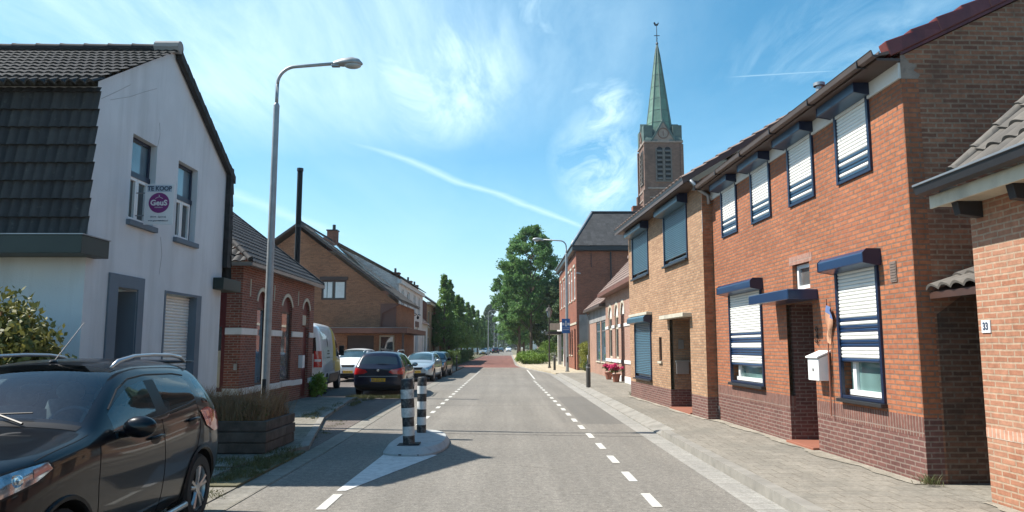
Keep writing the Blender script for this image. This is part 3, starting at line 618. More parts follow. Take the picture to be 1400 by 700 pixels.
mb = MB(F); mb.box(2.72, 3.58, -.02, .004, 3.06, 3.2); mb.build('lintel', MT['soldier_red'], h)
mb = MB(F); mb.box(D0 + .02, D1 - .02, -1.22, -1.17, .15, 2.4); d = mb.build('door', MT['navy'], h, bevel=.01)
mb = MB(F); mb.box(D0, D1, -1.2, .10, 0, .19); mb.build('doorstep', MT['terracotta'], h, bevel=.008)
mb = MB(F); mb.box(D0 - .22, D1 + .45, 0, .48, 2.44, 2.60); mb.build('door_canopy', MT['navy'], h, bevel=.012)
for a, b in UW: shutter_window(h, F, a, b, 4.03, 5.05, 4.08, (13, 15, 16, 18, 19), 'white_slat', 'navy_soft', 'dark_blue', boxd=.24, boxh=.20)
shutter_window(h, F, *GW[0], 1.0, 2.78, 1.51, (13, 15, 16, 19, 20, 24, 25), 'white_slat', 'navy', 'dark_blue', boxd=.24, boxh=.20)
shutter_window(h, F, *GW[1], 1.0, 2.78, 1.35, (16, 18, 19, 22, 23, 24, 28, 29), 'white_slat', 'navy', 'dark_blue', boxd=.24, boxh=.20)
win(h, F, 2.85, 3.45, 2.65, 3.05, 'white_pvc', 'glass_curt', .12, .06)
mb = MB(F); mb.box(-.0, L, 0, .03, 5.0, 5.20); mb.build('fascia', MT['white_paint'], h)
mb = MB(F); mb.box(-.06, L, 0.03, .33, 5.20, 5.23); mb.build('soffit', MT['brown_soffit'], h)
gutter(h, F, -.14, L + .02, .38, 5.285, .055, 'brown_soffit')
mb = MB(F); mb.prismu([(0, 5.32), (.34, 5.25), (.34, 5.28), (0, 5.37)], -.06, L); mb.build('eave_tiles', MT['tile_brown'], h)
mb = MB(F)
for i in range(6): mb = MB(F); mb.box(.2 + i * 1.45, .215 + i * 1.45,   .30, .445, 5.195, 5.30); mb.build('gutter_clip', MT['dark_metal'], h)
mb = MB(F); mb.box(.36, .50, 0, .012, 2.52, 2.78)
for i in range(7): mb.box(.37, .49, .012, .018, 2.54 + i * .034, 2.555 + i * .034, 0)
mb.build('air_vent', M('grey_brown_vent', (.17, .13, .11), .8), h)
pipe(h, F, [(L - .04, .05, 5.0), (L - .04, .05, 5.12)], .035, 'white_pvc')
pipe(h, F, [(7.55, .02, .1), (7.55, .02, .45)], .012, 'dark_metal', 'ground_wire')
# gable end
G = Frame(4.84, 8.73, 1, .03, .03, -1)
mb = MB(G); wall(mb, [(0, 0), (9.2, 0), (9.2, 5.3), (4.6, 7.5), (0, 5.28)]); mb.build('gable_wall', MT['brick_old'], h)
mb = MB(G); mb.prism([(.24, 0), (4, 0), (4, 2.75), (1.2, 2.45), (.6, 2.35), (.24, 2.1)], -.01, .003); mb.build('sooted_shaded_bricks', MT['brick_dirt_shade'], h)  # soot plus the alley's shade, painted as darker brick below the canopy
mb = MB(G); mb.box(0, .21, -.01, .006, .9, 4.99); mb.build('corner_bricks', MT['brick_red'], h)
mb = MB(G); mb.box(0, .21, -.01, .006, 0, .9); mb.build('corner_plinth', MT['brick_maroon'], h)
mb = MB(G); mb.prism([(0, 4.992), (.20, 4.992), (.24, 5.04), (.16, 5.1), (.20, 5.17), (.1, 5.2), (.05, 5.3), (0, 5.3)], -.01, .008); mb.build('mortar_patch', M('crumbled_mortar', (.28, .22, .18), .95, var=.3, vs=8, bump=.8), h)
mb = MB(G); mb.prism([(.0, 5.29), (4.6, 7.54), (9.6, 5.30), (9.6, 5.38), (4.6, 7.62), (.0, 5.37)], .02, -L); rf = mb.build('roof', MT['tile_red'], h)
mb = MB(G); 
for i in range(15):
    u0 = -.12 + i * .33; z0 = 5.27 + (u0 + .12) * .49; a = (u0 - .03, z0 + (-.03) * .49); b = (u0 + .335, z0 + .335 * .49)
    t0, t1 = .17, .15
    mb.prism([a, b, (b[0] - .05, b[1] + t1), (a[0] - .06, a[1] + t0 + .02)], -.10, .07 - .008 * (i % 2))
mb.build('verge_tiles', MT['tile_red'], rf, bevel=.012)
mb = MB(G); mb.tube([(.25, -2.7, 5.4), (.25, -2.7, 5.88)], .055, 10); mb.lathe([(.09, 0), (.09, .05), (0, .08)], (.25, -2.7, 5.88)); mb.build('vent_pipe', MT['zinc'], rf)
mb = MB(G); mb.tube([(1.0, -6.0, 5.7), (1.0, -6.0, 6.2)], .06, 10); mb.build('vent_pipe', MT['zinc'], rf)

t = thing('mailbox', 'white metal mailbox on the wall right of the dark doorway', 'mailbox', (4.77, 11.2, 1.2))
mb = MB(F); mb.prismu([(.01, 1.22), (.19, 1.22), (.19, 1.54), (.01, 1.62)], 2.26, 2.62); bx = mb.build('box', MT['white_pvc'], t, bevel=.008)
mb = MB(F); mb.prismu([(.0, 1.635), (.215, 1.55), (.215, 1.575), (.0, 1.665)], 2.24, 2.64); mb.build('lid', MT['white_pvc'], t, bevel=.004)
mb = MB(F); mb.box(2.42, 2.45, .19, .198, 1.36, 1.40); mb.build('lock', MT['dark_metal'], t)
t = thing('flagpole', 'thin wall pole with a small furled faded orange flag by the big striped shutter', 'flag', (4.78, 10.97, .7))
mb = MB(F); mb.tube([(2.22, .05, .72), (2.20, .05, 2.42)], .011, 8); mb.build('pole', MT['terracotta'], t)
mb = MB(F); vs = []; 
for j in range(9):
    z = 2.36 - j * .065
    for i in range(5): vs.append((2.20 - .012 - i * .035 * (1 + .5 * math.sin(j * .8)) * (1 - .08 * j), .055 + .03 * math.sin(i * 2.1 + j * .5), z - i * .03))
mb.add(vs, [(j * 5 + i, j * 5 + i + 1, j * 5 + i + 6, j * 5 + i + 5) for j in range(2, 8) for i in range(4)], 0)
mb.add(vs, [(j * 5 + i, j * 5 + i + 1, j * 5 + i + 6, j * 5 + i + 5) for j in range(0, 2) for i in range(4)], 1)
mb.build('cloth', [MT['orange_cloth'], MT['blue_cloth']], t, smooth=True)
t = thing('wall_ornament', 'small black wrought iron scroll fixed beside the dark doorway', 'ornament', (4.78, 11.4, 1.8))
mb = MB(F)
for k, (cu, cz, r_) in enumerate([(2.62, 1.98, .05), (2.60, 1.87, .04), (2.65, 1.80, .035)]):
    mb.tube([(cu + r_ * math.cos(a) * (1 - a / 12), .03, cz + r_ * math.sin(a) * (1 - a / 12)) for a in np.linspace(0, 6.5, 14)], .006, 6)
mb.tube([(2.62, .02, 1.75), (2.62, .02, 2.03)], .006, 6); mb.build('scroll', MT['black'], t)

# ---- yellow brick house
h = thing('yellow_brick_house', 'yellow-brown brick house with slate blue roller shutters and recessed doorway', 'house', (4.38, 16.4, .1))
F = Frame(4.38, 16.4, -.05, 1, -1, -.05); L = 7.8
W = [(1.14, 3.28, 3.84, 5.17), (5.06, 7.18, 3.84, 5.17), (4.93, 7.05, .78, 2.42)]
D0, D1 = 1.17, 2.98
mb = MB(F)
wall(mb, [(0, .62), (D0, .62), (D0, 2.42), (D1, 2.42), (D1, .62), (L, .62), (L, 5.5), (0, 5.5)], [rect(*w) for w in W] + [rect(3.8, 4.1, 1.33, 1.98)], reveal=.15)
mb.box(D1, D1 + .1, -.7, -.1, .62, 2.42); mb.box(D0 - .1, D0, -.7, -.1, .62, 2.42); mb.box(D0, D1, -.7, -.15, 2.42, 2.5)
mb.box(L - .05, L, -3, -.01, 0, 5.5); mb.build('wall', MT['brick_yellow'], h)
mb = MB(F); mb.box(0, D0, -.1, .002, 0, .62); mb.box(D1, L, -.1, .002, 0, .62); mb.box(D1 + .002, D1 + .1, -.7, -.1, 0, .618); mb.build('plinth', MT['brick_maroon'], h)
G = Frame(4.38, 16.4, 1, .05, .05, -1)
mb = MB(G); wall(mb, [(0.003, .62), (10, .62), (10, 5.5), (5, 8.5), (0.003, 5.5)]); mb.build('gable_wall', MT['brick_brown'], h)  # shaded side of the yellow brick, its shade put in as darker brick
mb = MB(G); mb.box(0.003, .4, -.05, .004, 0, .62); mb.build('side_plinth', MT['brick_maroon'], h)
mb = MB(G); mb.prism([(-.45, 5.36), (5, 8.63), (10.4, 5.36), (10.4, 5.5), (5, 8.78), (-.45, 5.5)], .12, -L); rf = mb.build('roof', MT['brown_soffit'], h)
mb = MB(G); tile_roof(mb, (-.47, .12, 5.5), (0, -1, 0), (.857, 0, .514), L, 6.3, .3, .34, .02, .03, res=4); mb.build('tiles', MT['tile_brown'], rf)
mb = MB(G); mb.box(.9, 1.12, -.8, -.6, 5.9, 6.30); mb.box(.85, 1.17, -.85, -.55, 6.30, 6.34); mb.build('roof_vent', MT['dark_metal'], rf)
mb = MB(F); mb.box(-.08, L, 0, .36, 5.40, 5.44); mb.build('soffit', MT['brown_soffit'], h)
gutter(h, F, -.1, L + .05, .40, 5.52, .07, 'dark_metal')
for w in W[:2]: shutter_window(h, F, *w, w[2] + .14, (), 'slate_blue', 'slate_blue', 'dark_blue', boxd=.26, boxh=.22)
shutter_window(h, F, *W[2], W[2][2] + .12, [], 'slate_blue', 'slate_blue', 'dark_blue', boxd=.24, boxh=.20)
mb = MB(F); mb.box(4.8, 7.2, -.01, .17, 2.635, 2.72); mb.build('lintel', MT['cream'], h, bevel=.008)
mb = MB(F); mb.box(D0 - .18, D1 + .22, -.01, .22, 2.425, 2.52); mb.build('door_canopy', MT['cream'], h, bevel=.008)
win(h, F, 3.8, 4.1, 1.33, 1.98, 'brown_frame', 'glass_dark', .08, .035)
mb = MB(F); mb.box(3.76, 4.14, -.05, .05, 1.27, 1.328); mb.build('sill', MT['cream'], h)
mb = MB(F); mb.box(D0, D1, -.68, -.63, .12, 2.42); d = mb.build('door', MT['dark_metal'], h); mb = MB(F); mb.box(D0 + .2, D1 - .5, -.64, -.625, .5, 2.2); mb.build('door_glass', MT['glass_dark'], d)
mb = MB(F); mb.box(D0, D1, -.65, .05, .0, .185); mb.build('doorstep', MT['terracotta'], h)
mb = MB(F); mb.box(D1 - .02, D1, -.36, -.22, 1.66, 1.90); mb.build('intercom', MT['alu'], h); 
mb = MB(F); mb.box(D1 - .09, D1, -.46, -.14, 1.02, 1.32); mb.box(D1 - .11, D1, -.48, -.12, 1.32, 1.36); mb.build('letter_box', MT['alu'], h, bevel=.004)
pipe(h, F, [(-.10, .28, 5.45), (-.10, .1, 5.25), (-.10, -.12, 5.1), (-.10, -.14, 4.9)], .045, 'zinc')
mb = MB(F); mb.box(.0, .2, -.3, .0, 5.0, 5.0); 

# ---- arched-window cottage and lower annexe
h = thing('arched_window_house', 'rose brick cottage with white arched windows and white sill bands', 'house', (5.2, 24.2, .1))
F = Frame(5.2, 24.2, 0, 1, -1, 0); L = 15.05
A = [(12.7, 13.9), (10.6, 11.7), (8.8, 9.8), (5.6, 6.7), (3.4, 4.5)]
mb = MB(F); wall(mb, rect(0, L, 0, 4.55), [arch(a, b, .12 if i == 2 else 1.16, 3.72, .42) for i, (a, b) in enumerate(A)], reveal=.14)
mb.box(L - .05, L, -7, -.01, 0, 4.5); mb.build('wall', MT['brick_arch'], h)
for i, (a, b) in enumerate(A):
    if i == 2:
        mb = MB(F); mb.box(a, b, -.14, -.1, .1, 3.2); d = mb.build('door', MT['brown_frame'], h)
    else:
        w = win(h, F, a, b, 1.16, 3.2, 'cream', 'glass_dark', .1, .09, mu=(), mz=(2.6,))
    mb = MB(F); mb.prism(arch(a + .002, b - .002, 3.2, 3.715, .40), -.12, -.06); mb.build('arch_panel', MT['white_paint'], h)
    mb = MB(F); c_ = (a + b) / 2
    mb.prism([(a - .12, 3.2), (a, 3.2)] + [(x, z) for x, z in arch(a, b, 3.2, 3.72, .42)[2:][::-1]] + [(b, 3.2), (b + .12, 3.2)] + [(x, z) for x, z in arch(a - .12, b + .12, 3.2, 3.86, .5)[2:]], -.01, .02); mb.build('arch_moulding', MT['cream'], h)
mb = MB(F)
for z0, z1 in ((.98, 1.13), (2.62, 2.76)):
    xs = [0] + [q for p in sorted(A) for q in p] + [L]
    for i in range(0, len(xs), 2): mb.box(xs[i], xs[i + 1], -.02, .035, z0, z1)
    if z0 < 1: [mb.box(a, b, -.02, .06, .98, 1.14) for i, (a, b) in enumerate(A) if i != 2]
mb.box(0, 8.8, -.02, .03, 0, .42); mb.box(9.8, L, -.02, .03, 0, .42); mb.build('stone_bands', MT['white_paint'], h)
mb = MB(F); tile_roof(mb, (0, .35, 4.50), (1, 0, 0), (0, -.68, .733), L, 5.3, .26, .34, .02, .03, res=4); mb.build('roof', MT['tile_brown'], h)
mb = MB(F); mb.box(-.02, L + .05, .02, .42, 4.30, 4.48); mb.build('eave_board', MT['brown_panel'], h)
mb = MB(F); mb.prismu([(0, 4.4), (-3.6, 8.2), (-7.2, 4.4)], L - .06, L + .02); mb.build('gable', MT['brick_arch'], h)
mb = MB(F); mb.box(7.7, 9.5, -1.3, -.45, 4.8, 5.75); d = mb.build('dormer', MT['brown_panel'], h)
mb = MB(F); mb.box(7.6, 9.6, -1.6, -.32, 5.75, 5.87); mb.build('dormer_roof', MT['tile_brown'], d)
mb = MB(F); mb.box(7.85, 9.35, -.45, -.42, 4.95, 5.65); mb.build('dormer_window', MT['white_pvc'], d); mb = MB(F); mb.box(7.95, 9.25, -.42, -.41, 5.02, 5.58); mb.build('dormer_pane', MT['glass_sky'], d)

h = thing('low_annexe', 'low grey-brown annexe with two tall windows beyond the arched cottage', 'house', (5.25, 39.3, .1))
F = Frame(5.25, 39.3, 0, 1, -1, 0); L = 8.2
W = [(.5, 2.3), (2.75, 4.6)]
mb = MB(F); wall(mb, rect(0, L, 0, 4.1), [rect(a, b, .9, 3.15) for a, b in W], reveal=.12); mb.box(L - .05, L, -6, -.01, 0, 4.0); mb.build('wall', MT['brick_arch'], h)
mb = MB(F); mb.box(.0, L, -.01, .02, 3.16, 4.05); mb.build('plaster_band', MT['plaster_grey'], h)
for a, b in W: win(h, F, a, b, .9, 3.15, 'zinc', 'glass_sky', .08, .09, mz=(2.6,), sill='cream')
mb = MB(F); tile_roof(mb, (0, .35, 4.0), (1, 0, 0), (0, -.72, .69), L + .1, 4.5, .26, .34, .02, .03, res=4); mb.build('roof', MT['tile_brown'], h)
mb = MB(F); mb.box(0, L + .1, .01, .4, 3.86, 3.98); mb.build('eave_board', MT['brown_soffit'], h)
pipe(h, F, [(L, .38, 3.95), (L, .1, 3.7), (L, .07, 3.5), (L, .07, .1)], .045, 'zinc')
pipe(h, F, [(L + .03, .12, 1.2), (L + .03, .12, 0)], .06, 'dark_metal', 'cast_iron_shoe')

# ---- tall red brick building
h = thing('tall_brick_building', 'tall dark red brick building with steep slate hipped roof', 'building', (4.85, 52, .1))
F = Frame(4.85, 52, 0, 1, -1, 0); L = 17.2
U = [(.9, 2.0), (3.4, 4.5), (5.6, 6.7), (9.0, 10.1), (11.2, 12.3), (14.2, 15.3)]
GW = [(3.3, 4.4), (5.2, 6.3), (7.6, 8.8)]
mb = MB(F); wall(mb, rect(0, L, 0, 8.45), [arch(a, b, 5.1, 7.45, .2) for a, b in U] + [arch(a, b, 1.1, 3.0, .15) for a, b in GW] + [rect(.9, 2.0, .1, 3.0)], reveal=.15)
mb.add([(0, 0, 0), (0, -8, 0), (0, -8, 8.45), (0, 0, 8.45)], [(0, 1, 2, 3)]); mb.add([(L, 0, 0), (L, -8, 0), (L, -8, 8.45), (L, 0, 8.45)], [(0, 1, 2, 3)])
mb.build('wall', MT['brick_tall'], h)
for a, b in U:
    win(h, F, a, b, 5.1, 7.4, 'white_paint', 'glass_curt', .08, .16, mz=(6.7,), sill='cream')
    mb = MB(F); mb.box(a - .15, b + .15, 0, .06, 7.46, 7.62); mb.build('lintel', MT['cream'], h)
for a, b in GW: win(h, F, a, b, 1.1, 2.95, 'brown_frame', 'glass_dark', .1, .1, mz=(2.4,), sill='cream')
mb = MB(F); mb.box(.9, 2.0, -.15, -.1, .1, 3.0); mb.build('door', MT['oxblood'], h)
mb = MB(F); mb.box(0, 9.6, 0, .05, 3.3, 3.45); mb.build('stone_band', MT['cream'], h)
mb = MB(F); mb.box(9.8, 17.1, 0, .25, 3.0, 3.8); mb.box(9.8, 10.4, 0, .2, 0, 3.0); mb.box(16.5, 17.1, 0, .2, 0, 3.0); sh = mb.build('shopfront', MT['white_paint'], h)
mb = MB(F); mb.box(10.5, 16.4, 0, .05, .1, 2.9); mb.build('shop_opening', MT['glass_dark'], sh)
mb = MB(F); mb.box(9.9, 14, .25, 1.5, 2.75, 3.0); mb.build('awning', MT['dark_metal'], sh)
mb = MB(); mb.box(4.56, 13.1, 51.7, 52.0, 8.46, 8.82); mb.box(4.56, 4.85, 52.0, 69.4, 8.46, 8.82); o = mb.build('cornice', MT['dark_metal'], h, bevel=.04); o.location = -h.location
mb = MB(); b0 = [(4.5, 51.65), (13.2, 51.65), (13.2, 69.5), (4.5, 69.5)]; t0 = [(6.35, 54.9), (11.0, 54.9), (11.0, 66), (6.35, 66)]
mb.add([(x, y, 8.83) for x, y in b0] + [(x, y, 11.75) for x, y in t0], [(0, 1, 5, 4), (1, 2, 6, 5), (2, 3, 7, 6), (3, 0, 4, 7), (4, 5, 6, 7)]); rf = mb.build('roof', MT['slate'], h); rf.location = -h.location
mb = MB(); mb.tube([(4.5, 51.65, 8.84), (6.35, 54.9, 11.78)], .07, 8); mb.tube([(4.5, 69.5, 8.84), (6.35, 66, 11.78)], .07, 8); mb.build('lead_flashing', MT['zinc'], rf)
mb = MB(); mb.tube([(6.35, 54.9, 11.78), (11, 54.9, 11.78)], .1, 8); mb.tube([(6.35, 54.9, 11.78), (6.35, 66, 11.78)], .1, 8); mb.build('ridge_roll', MT['dark_metal'], rf)
mb = MB(F); mb.prismu([(-.3, 8.9), (-.3, 10.1), (-1.6, 10.25), (-1.6, 8.9)], 5.6, 7.4); d = mb.build('dormer', MT['white_paint'], rf); d.location = (0, 0, 0) if 0 else h.location * 1
mb = MB(F); mb.box(5.85, 7.15, -.3, -.27, 9.1, 9.95); o = mb.build('dormer_pane', MT['glass_sky'], d)
mb = MB(); mb.box(5.02, 7.3, 51.955, 51.99, .12, 3.95); o = mb.build('cement_render', MT['plaster_grey'], h); o.location = -h.location
mb = MB(); mb.tube([(7.3, 51.9, 8.4), (7.3, 51.9, 5.2)], .05, 8); o = mb.build('downpipe', MT['dark_metal'], h); o.location = -h.location
mb = MB(); mb.tube([(4.84, 51.95, 6.9), (5.15, 51.95, 6.85)], .05, 8); o = mb.build('wall_anchor', MT['zinc'], h); o.location = -h.location
mb = MB(); mb.box(5.9, 5.94, 51.95, 51.99, 7.3, 8.3); o = mb.build('wall_tie', MT['dark_metal'], h); o.location = -h.location
mb = MB(); mb.box(10, 10.8, 58, 58.8, 11.7, 12.9); mb.build('chimney', MT['brick_tall'], rf)

# ---- church
cx, cy = 23.9, 113.2
h = thing('church', 'brick church with louvred belfry and green copper spire topped by a weathercock', 'church', (cx, cy, 0))
def cb(name, m, parent=None, **k):
    return mb.build(name, m, parent or h, **k)
w = 2.8
mb = MB(); mb.box(-w, w, -w, w, 0, 33)
tw = cb('tower', MT['brick_church'])
mb = MB()
for sx in (-1, 1):
    for sy in (-1, 1):
        mb.box(sx * w - .45, sx * w + .45, sy * w - .45, sy * w + .45, 0, 25.2)
        mb.prismz([(sx * w - .45, sy * w - .45), (sx * w + .45, sy * w - .45), (sx * w + .45, sy * w + .45), (sx * w - .45, sy * w + .45)], 25.2, 25.4)
        mb.box(sx * w - .22, sx * w + .22, sy * w - .22, sy * w + .22, 25.4, 32.6)
mb.box(-w - 1.3, -w, -w, -w + 1.2, 0, 22); mb.box(-w - 1.3, -w, w - 1.2, w, 0, 22)
cb('buttresses', MT['brick_church'])
mb = MB(); mb.box(-w - .2, w + .2, -w - .2, w + .2, 32.85, 33.1); mb.box(-w - .12, w + .12, -w - .12, w + .12, 25.6, 25.85); mb.box(-w - .12, w + .12, -w - .12, w + .12, 24.2, 24.4); cb('string_course', MT['stone_grey'])
for k in range(4):
    q = k * math.pi / 2; ca, sa = math.cos(q), math.sin(q)
    Fk = Frame(cx + sa * w, cy - ca * w, ca, sa, sa, -ca)
    mb = MB(Fk)
    for s in (-.62, .62): mb.prism(arch(s - .42, s + .42, 26.9, 32.2, .7), -.1, .03)
    o = mb.build('belfry_opening', MT['black'], h)
    m2 = MB(Fk)
    for s in (-.62, .62):
        for i in range(7): m2.prismu([(.03, 27.2 + i * .72), (.32, 27.0 + i * .72), (.32, 27.16 + i * .72), (.03, 27.40 + i * .72)], s - .38, s + .38)
    m2.box(-.18, .18, .0, .16, 26.9, 32.0); m2.box(-1.3, 1.3, 0, .2, 26.7, 26.9); m2.box(-1.25, -1.06, 0, .14, 26.9, 31.9); m2.box(1.06, 1.25, 0, .14, 26.9, 31.9)
    m2.build('louvres', MT['church_louvre'], o)
    mb = MB(Fk); mb.prism([(-1.75, 33.1), (1.75, 33.1), (0, 36.2)], -1.2, .08); g = mb.build('gablet', MT['stone_grey'], h)
    mb = MB(Fk); mb.prism([(-2.0, 33.0), (-1.75, 33.0), (0, 36.1), (1.75, 33.0), (2.0, 33.0), (0, 36.6)], -2.0, .2); mb.build('gablet_coping', MT['lead'], g)
    mb = MB(Fk); mb.lathe([(.85, 0), (.85, .14), (.72, .14), (.72, 0)], (0, 0.08, 34.3), 'y', 20); mb.box(-.06, .06, .08, .14, 33.9, 34.7); mb.build('round_emblem', MT['brick_church'], g)
mb = MB()
for sx in (-1, 1):
    for sy in (-1, 1):
        mb.add([(sx * (w + .2), sy * (w + .2), 33.1), (sx * .9, sy * (w + .2), 33.1), (sx * .9, sy * .9, 36.5), (sx * (w + .2), sy * .9, 33.1)], [(0, 1, 2), (0, 2, 3)])
        mb.box(min(sx * 1.9, sx * 2.95), max(sx * 1.9, sx * 2.95), min(sy * 1.9, sy * 2.95), max(sy * 1.9, sy * 2.95), 33.1, 33.25)
        mb.prismz([(sx * 2.95, sy * 1.3), (sx * 2.95, sy * 2.5), (sx * 1.6, sy * 2.5), (sx * 1.6, sy * 1.3)], 33.1, 35.7)
cb('broach_roofs', MT['lead'])
mb = MB(); mb.lathe([(2.35, 33.2), (2.05, 35.5), (1.26, 41.5), (.42, 47.8), (.12, 49.6)], (0, 0, 0), 'z', 8); sp = cb('spire', MT['copper'])
mb = MB()
for k in range(8):
    q = 2 * math.pi * k / 8; mb.tube([(r_ * math.cos(q), r_ * math.sin(q), z) for r_, z in ((2.37, 33.2), (2.07, 35.5), (1.28, 41.5), (.44, 47.8), (.12, 49.6))], .06, 5)
for z, r_ in ((36.5, 1.92), (38.5, 1.65), (40.5, 1.39), (42.5, 1.13), (44.5, .86), (46.5, .59)): mb.lathe([(r_ + .02, z), (r_ + .04, z + .04), (r_, z + .08)], (0, 0, 0), 'z', 8)
mb.build('spire_seams', MT['lead'], sp)
mb = MB(); mb.tube([(0, 0, 49.4), (0, 0, 53.0)], [.09, .04], 6); mb.box(-.45, .45, -.04, .04, 51.2, 51.3); mb.ellip((0, 0, 49.9), (.22, .22, .22)); mb.box(-.05, .05, -.3, .3, 50.6, 50.7); cb('iron_cross', MT['dark_metal'])
mb = MB(); mb.prism([(-.35, 53.0), (-.1, 52.85), (.2, 52.95), (.38, 53.35), (.28, 53.5), (.12, 53.25), (-.1, 53.2), (-.3, 53.55), (-.5, 53.4)], -.03, .03); cb('weathercock', MT['dark_metal'])
mb = MB(); mb.box(-6, 6, w, 30, 0, 11); nv = cb('nave', MT['brick_church']); mb = MB(); mb.prism([(-6.4, 11), (6.4, 11), (0, 19)], w, 30.3); mb.build('nave_roof', MT['slate'], nv)

def grit(F, u0, u1, w0, label, z):
    rng_ = np.random.default_rng(int(u1 * 10)); n = int((u1 - u0) / .12); mb = MB(F); vs = []
    for i in range(n + 1):
        u = u0 + (u1 - u0) * i / n; w_ = w0 * (.45 + .55 * abs(math.sin(u * 1.7 + 1) * math.sin(u * .63))) + rng_.uniform(0, .05)
        vs += [(u, .004, z(0)), (u, w_, z(w_))]
    mb.add(vs, [(2 * i, 2 * i + 1, 2 * i + 3, 2 * i + 2) for i in range(n)]); return struct(mb, 'wall_foot_grit', MT['grit'])
MT['grit'] = ground_mat('sandy_grit', (.26, .235, .19), (.36, .33, .27), (.15, .13, .10), sp=.7, big=3., patch=(.17, .15, .12))
pz = lambda x: .125 + (x - 3.12) * .0121 + .006
grit(Frame(4.84, 8.73, -.03, 1, -1, -.03), 0, 7.6, .26, '', lambda w_: pz(4.75 - w_) + .004)
grit(Frame(4.38, 16.4, -.05, 1, -1, -.05), 0, 7.7, .18, '', lambda w_: pz(4.30 - w_) + .004)
grit(Frame(4.92, 7.72, 0, -1, -1, 0), 0, 6, .2, '', lambda w_: pz(4.92 - w_) + .004)
# ================================================================ LEFT SIDE
# ---- white gabled house
h = thing('white_house', 'white stucco gabled house with black tiles and a for-sale board', 'house', (-6, 10.47, 0))
F = Frame(-6, 10.47, 0, 1, 1, 0)
mb = MB(F)
wall(mb, [(0, 0), (5.0, 0), (5.0, 5.42), (2.3, 6.98), (0, 5.58)], [rect(1.08, 1.90, 3.72, 5.12), rect(2.73, 3.58, 3.68, 5.10), rect(.88, 1.50, .1, 2.63), rect(2.47, 4.02, .7, 2.66)], reveal=.22)
mb.add([(5.0, 0, 0), (5.0, -9, 0), (5.0, -9, 5.4), (5.0, 0, 5.4)], [(0, 1, 2, 3)])
mb.add([(0, 0, 0), (0, -9, 0), (0, -9, 5.5), (0, 0, 5.5)], [(0, 1, 2, 3)])
mb.build('wall', MT['stucco'], h)
mb = MB(F)   # door surround and window reveals painted blue-grey
mb.box(.62, .88, 0, .03, 0, 2.83); mb.box(1.50, 1.70, 0, .03, 0, 2.83); mb.box(.88, 1.50, 0, .03, 2.63, 2.83); mb.build('door_surround', MT['surround'], h, bevel=.005)
mb = MB(F); mb.box(1.485, 1.499, -.85, 0, .1, 2.6); mb.box(.881, .895, -.85, 0, .1, 2.6); mb.box(.895, 1.485, -.85, -.80, .1, 2.63); mb.build('door_recess', MT['surround'], h)
mb = MB(F); mb.box(.9, 1.48, -.80, -.75, .1, 2.1); mb.build('door', MT['white_paint'], h)
mb = MB(F); mb.box(3.80, 4.019, -.2, .012, .72, 2.655); mb.box(2.471, 2.52, -.2, .012, .72, 2.655); mb.box(2.47, 4.02, -.01, .012, 2.655, 2.70); mb.build('shutter_surround', MT['surround'], h)
mb = MB(F); n = 34
for i in range(n):
    z = .74 + i * .056; mb.prismu([(-.16, z), (-.145, z + .004), (-.132, z + .02), (-.132, z + .036), (-.145, z + .052), (-.16, z + .056)], 2.52, 3.80)
mb.build('roller_shutter', MT['white_slat'], h)
mb = MB(F); mb.box(1.72, 1.77, 0, .02, 1.45, 1.55); mb.build('door_bell', MT['white_pvc'], h)
for (a, b, z0, z1) in ((1.08, 1.90, 3.72, 5.12), (2.73, 3.58, 3.68, 5.10)):
    mb = MB(F); zt = z0 + .78; fw = .055
    mb.box(a, b, -.17, -.11, z1 - fw, z1); mb.box(a, b, -.17, -.09, zt - .04, zt + .05); mb.box(a, a + fw, -.17, -.11, z0, z1); mb.box(b - fw, b, -.17, -.11, z0, z1); mb.box(a, b, -.17, -.11, z0, z0 + .03)
    w = mb.build('window', MT['dark_blue'], h)
    m_ = (a + b) / 2
    for p, q in ((a + fw, m_ - .005), (m_ + .005, b - fw)):
        mb = MB(F); e = .05
        mb.box(p, q, -.15, -.10, z0 + .03, z0 + .03 + e); mb.box(p, q, -.15, -.10, zt - .04 - e, zt - .04); mb.box(p, p + e, -.15, -.10, z0 + .08, zt - .09); mb.box(q - e, q, -.15, -.10, z0 + .08, zt - .09)
        mb.build('casement', MT['white_pvc'], w)
    mb = MB(F); mb.box(a + .02, b - .02, -.2, -.14, z0, zt); mb.build('lower_pane', MT['glass_dark'], w)
    mb = MB(F); mb.box(a + .02, b - .02, -.2, -.14, zt, z1 - .01); mb.build('upper_pane', MT['glass_sky'], w)
    mb = MB(F); mb.box(a - .06, b + .06, -.1, .07, z0 - .09, z0 - .002); mb.build('sill', MT['surround'], w, bevel=.006)
mb = MB(F)
for pts in ([(.35, 5.42), (.9, 5.66), (1.35, 5.90), (1.75, 6.10)], [(.10, 5.35), (.5, 5.60), (.9, 5.86)], [(1.9, 5.12), (1.96, 5.35), (1.92, 5.55)], [(2.2, 3.6), (2.28, 3.3), (2.22, 2.95)]):
    mb.tube([(u, .0015, z) for u, z in pts], .003, 4)
mb.build('hairline_cracks', MT['plaster_grey'], h)
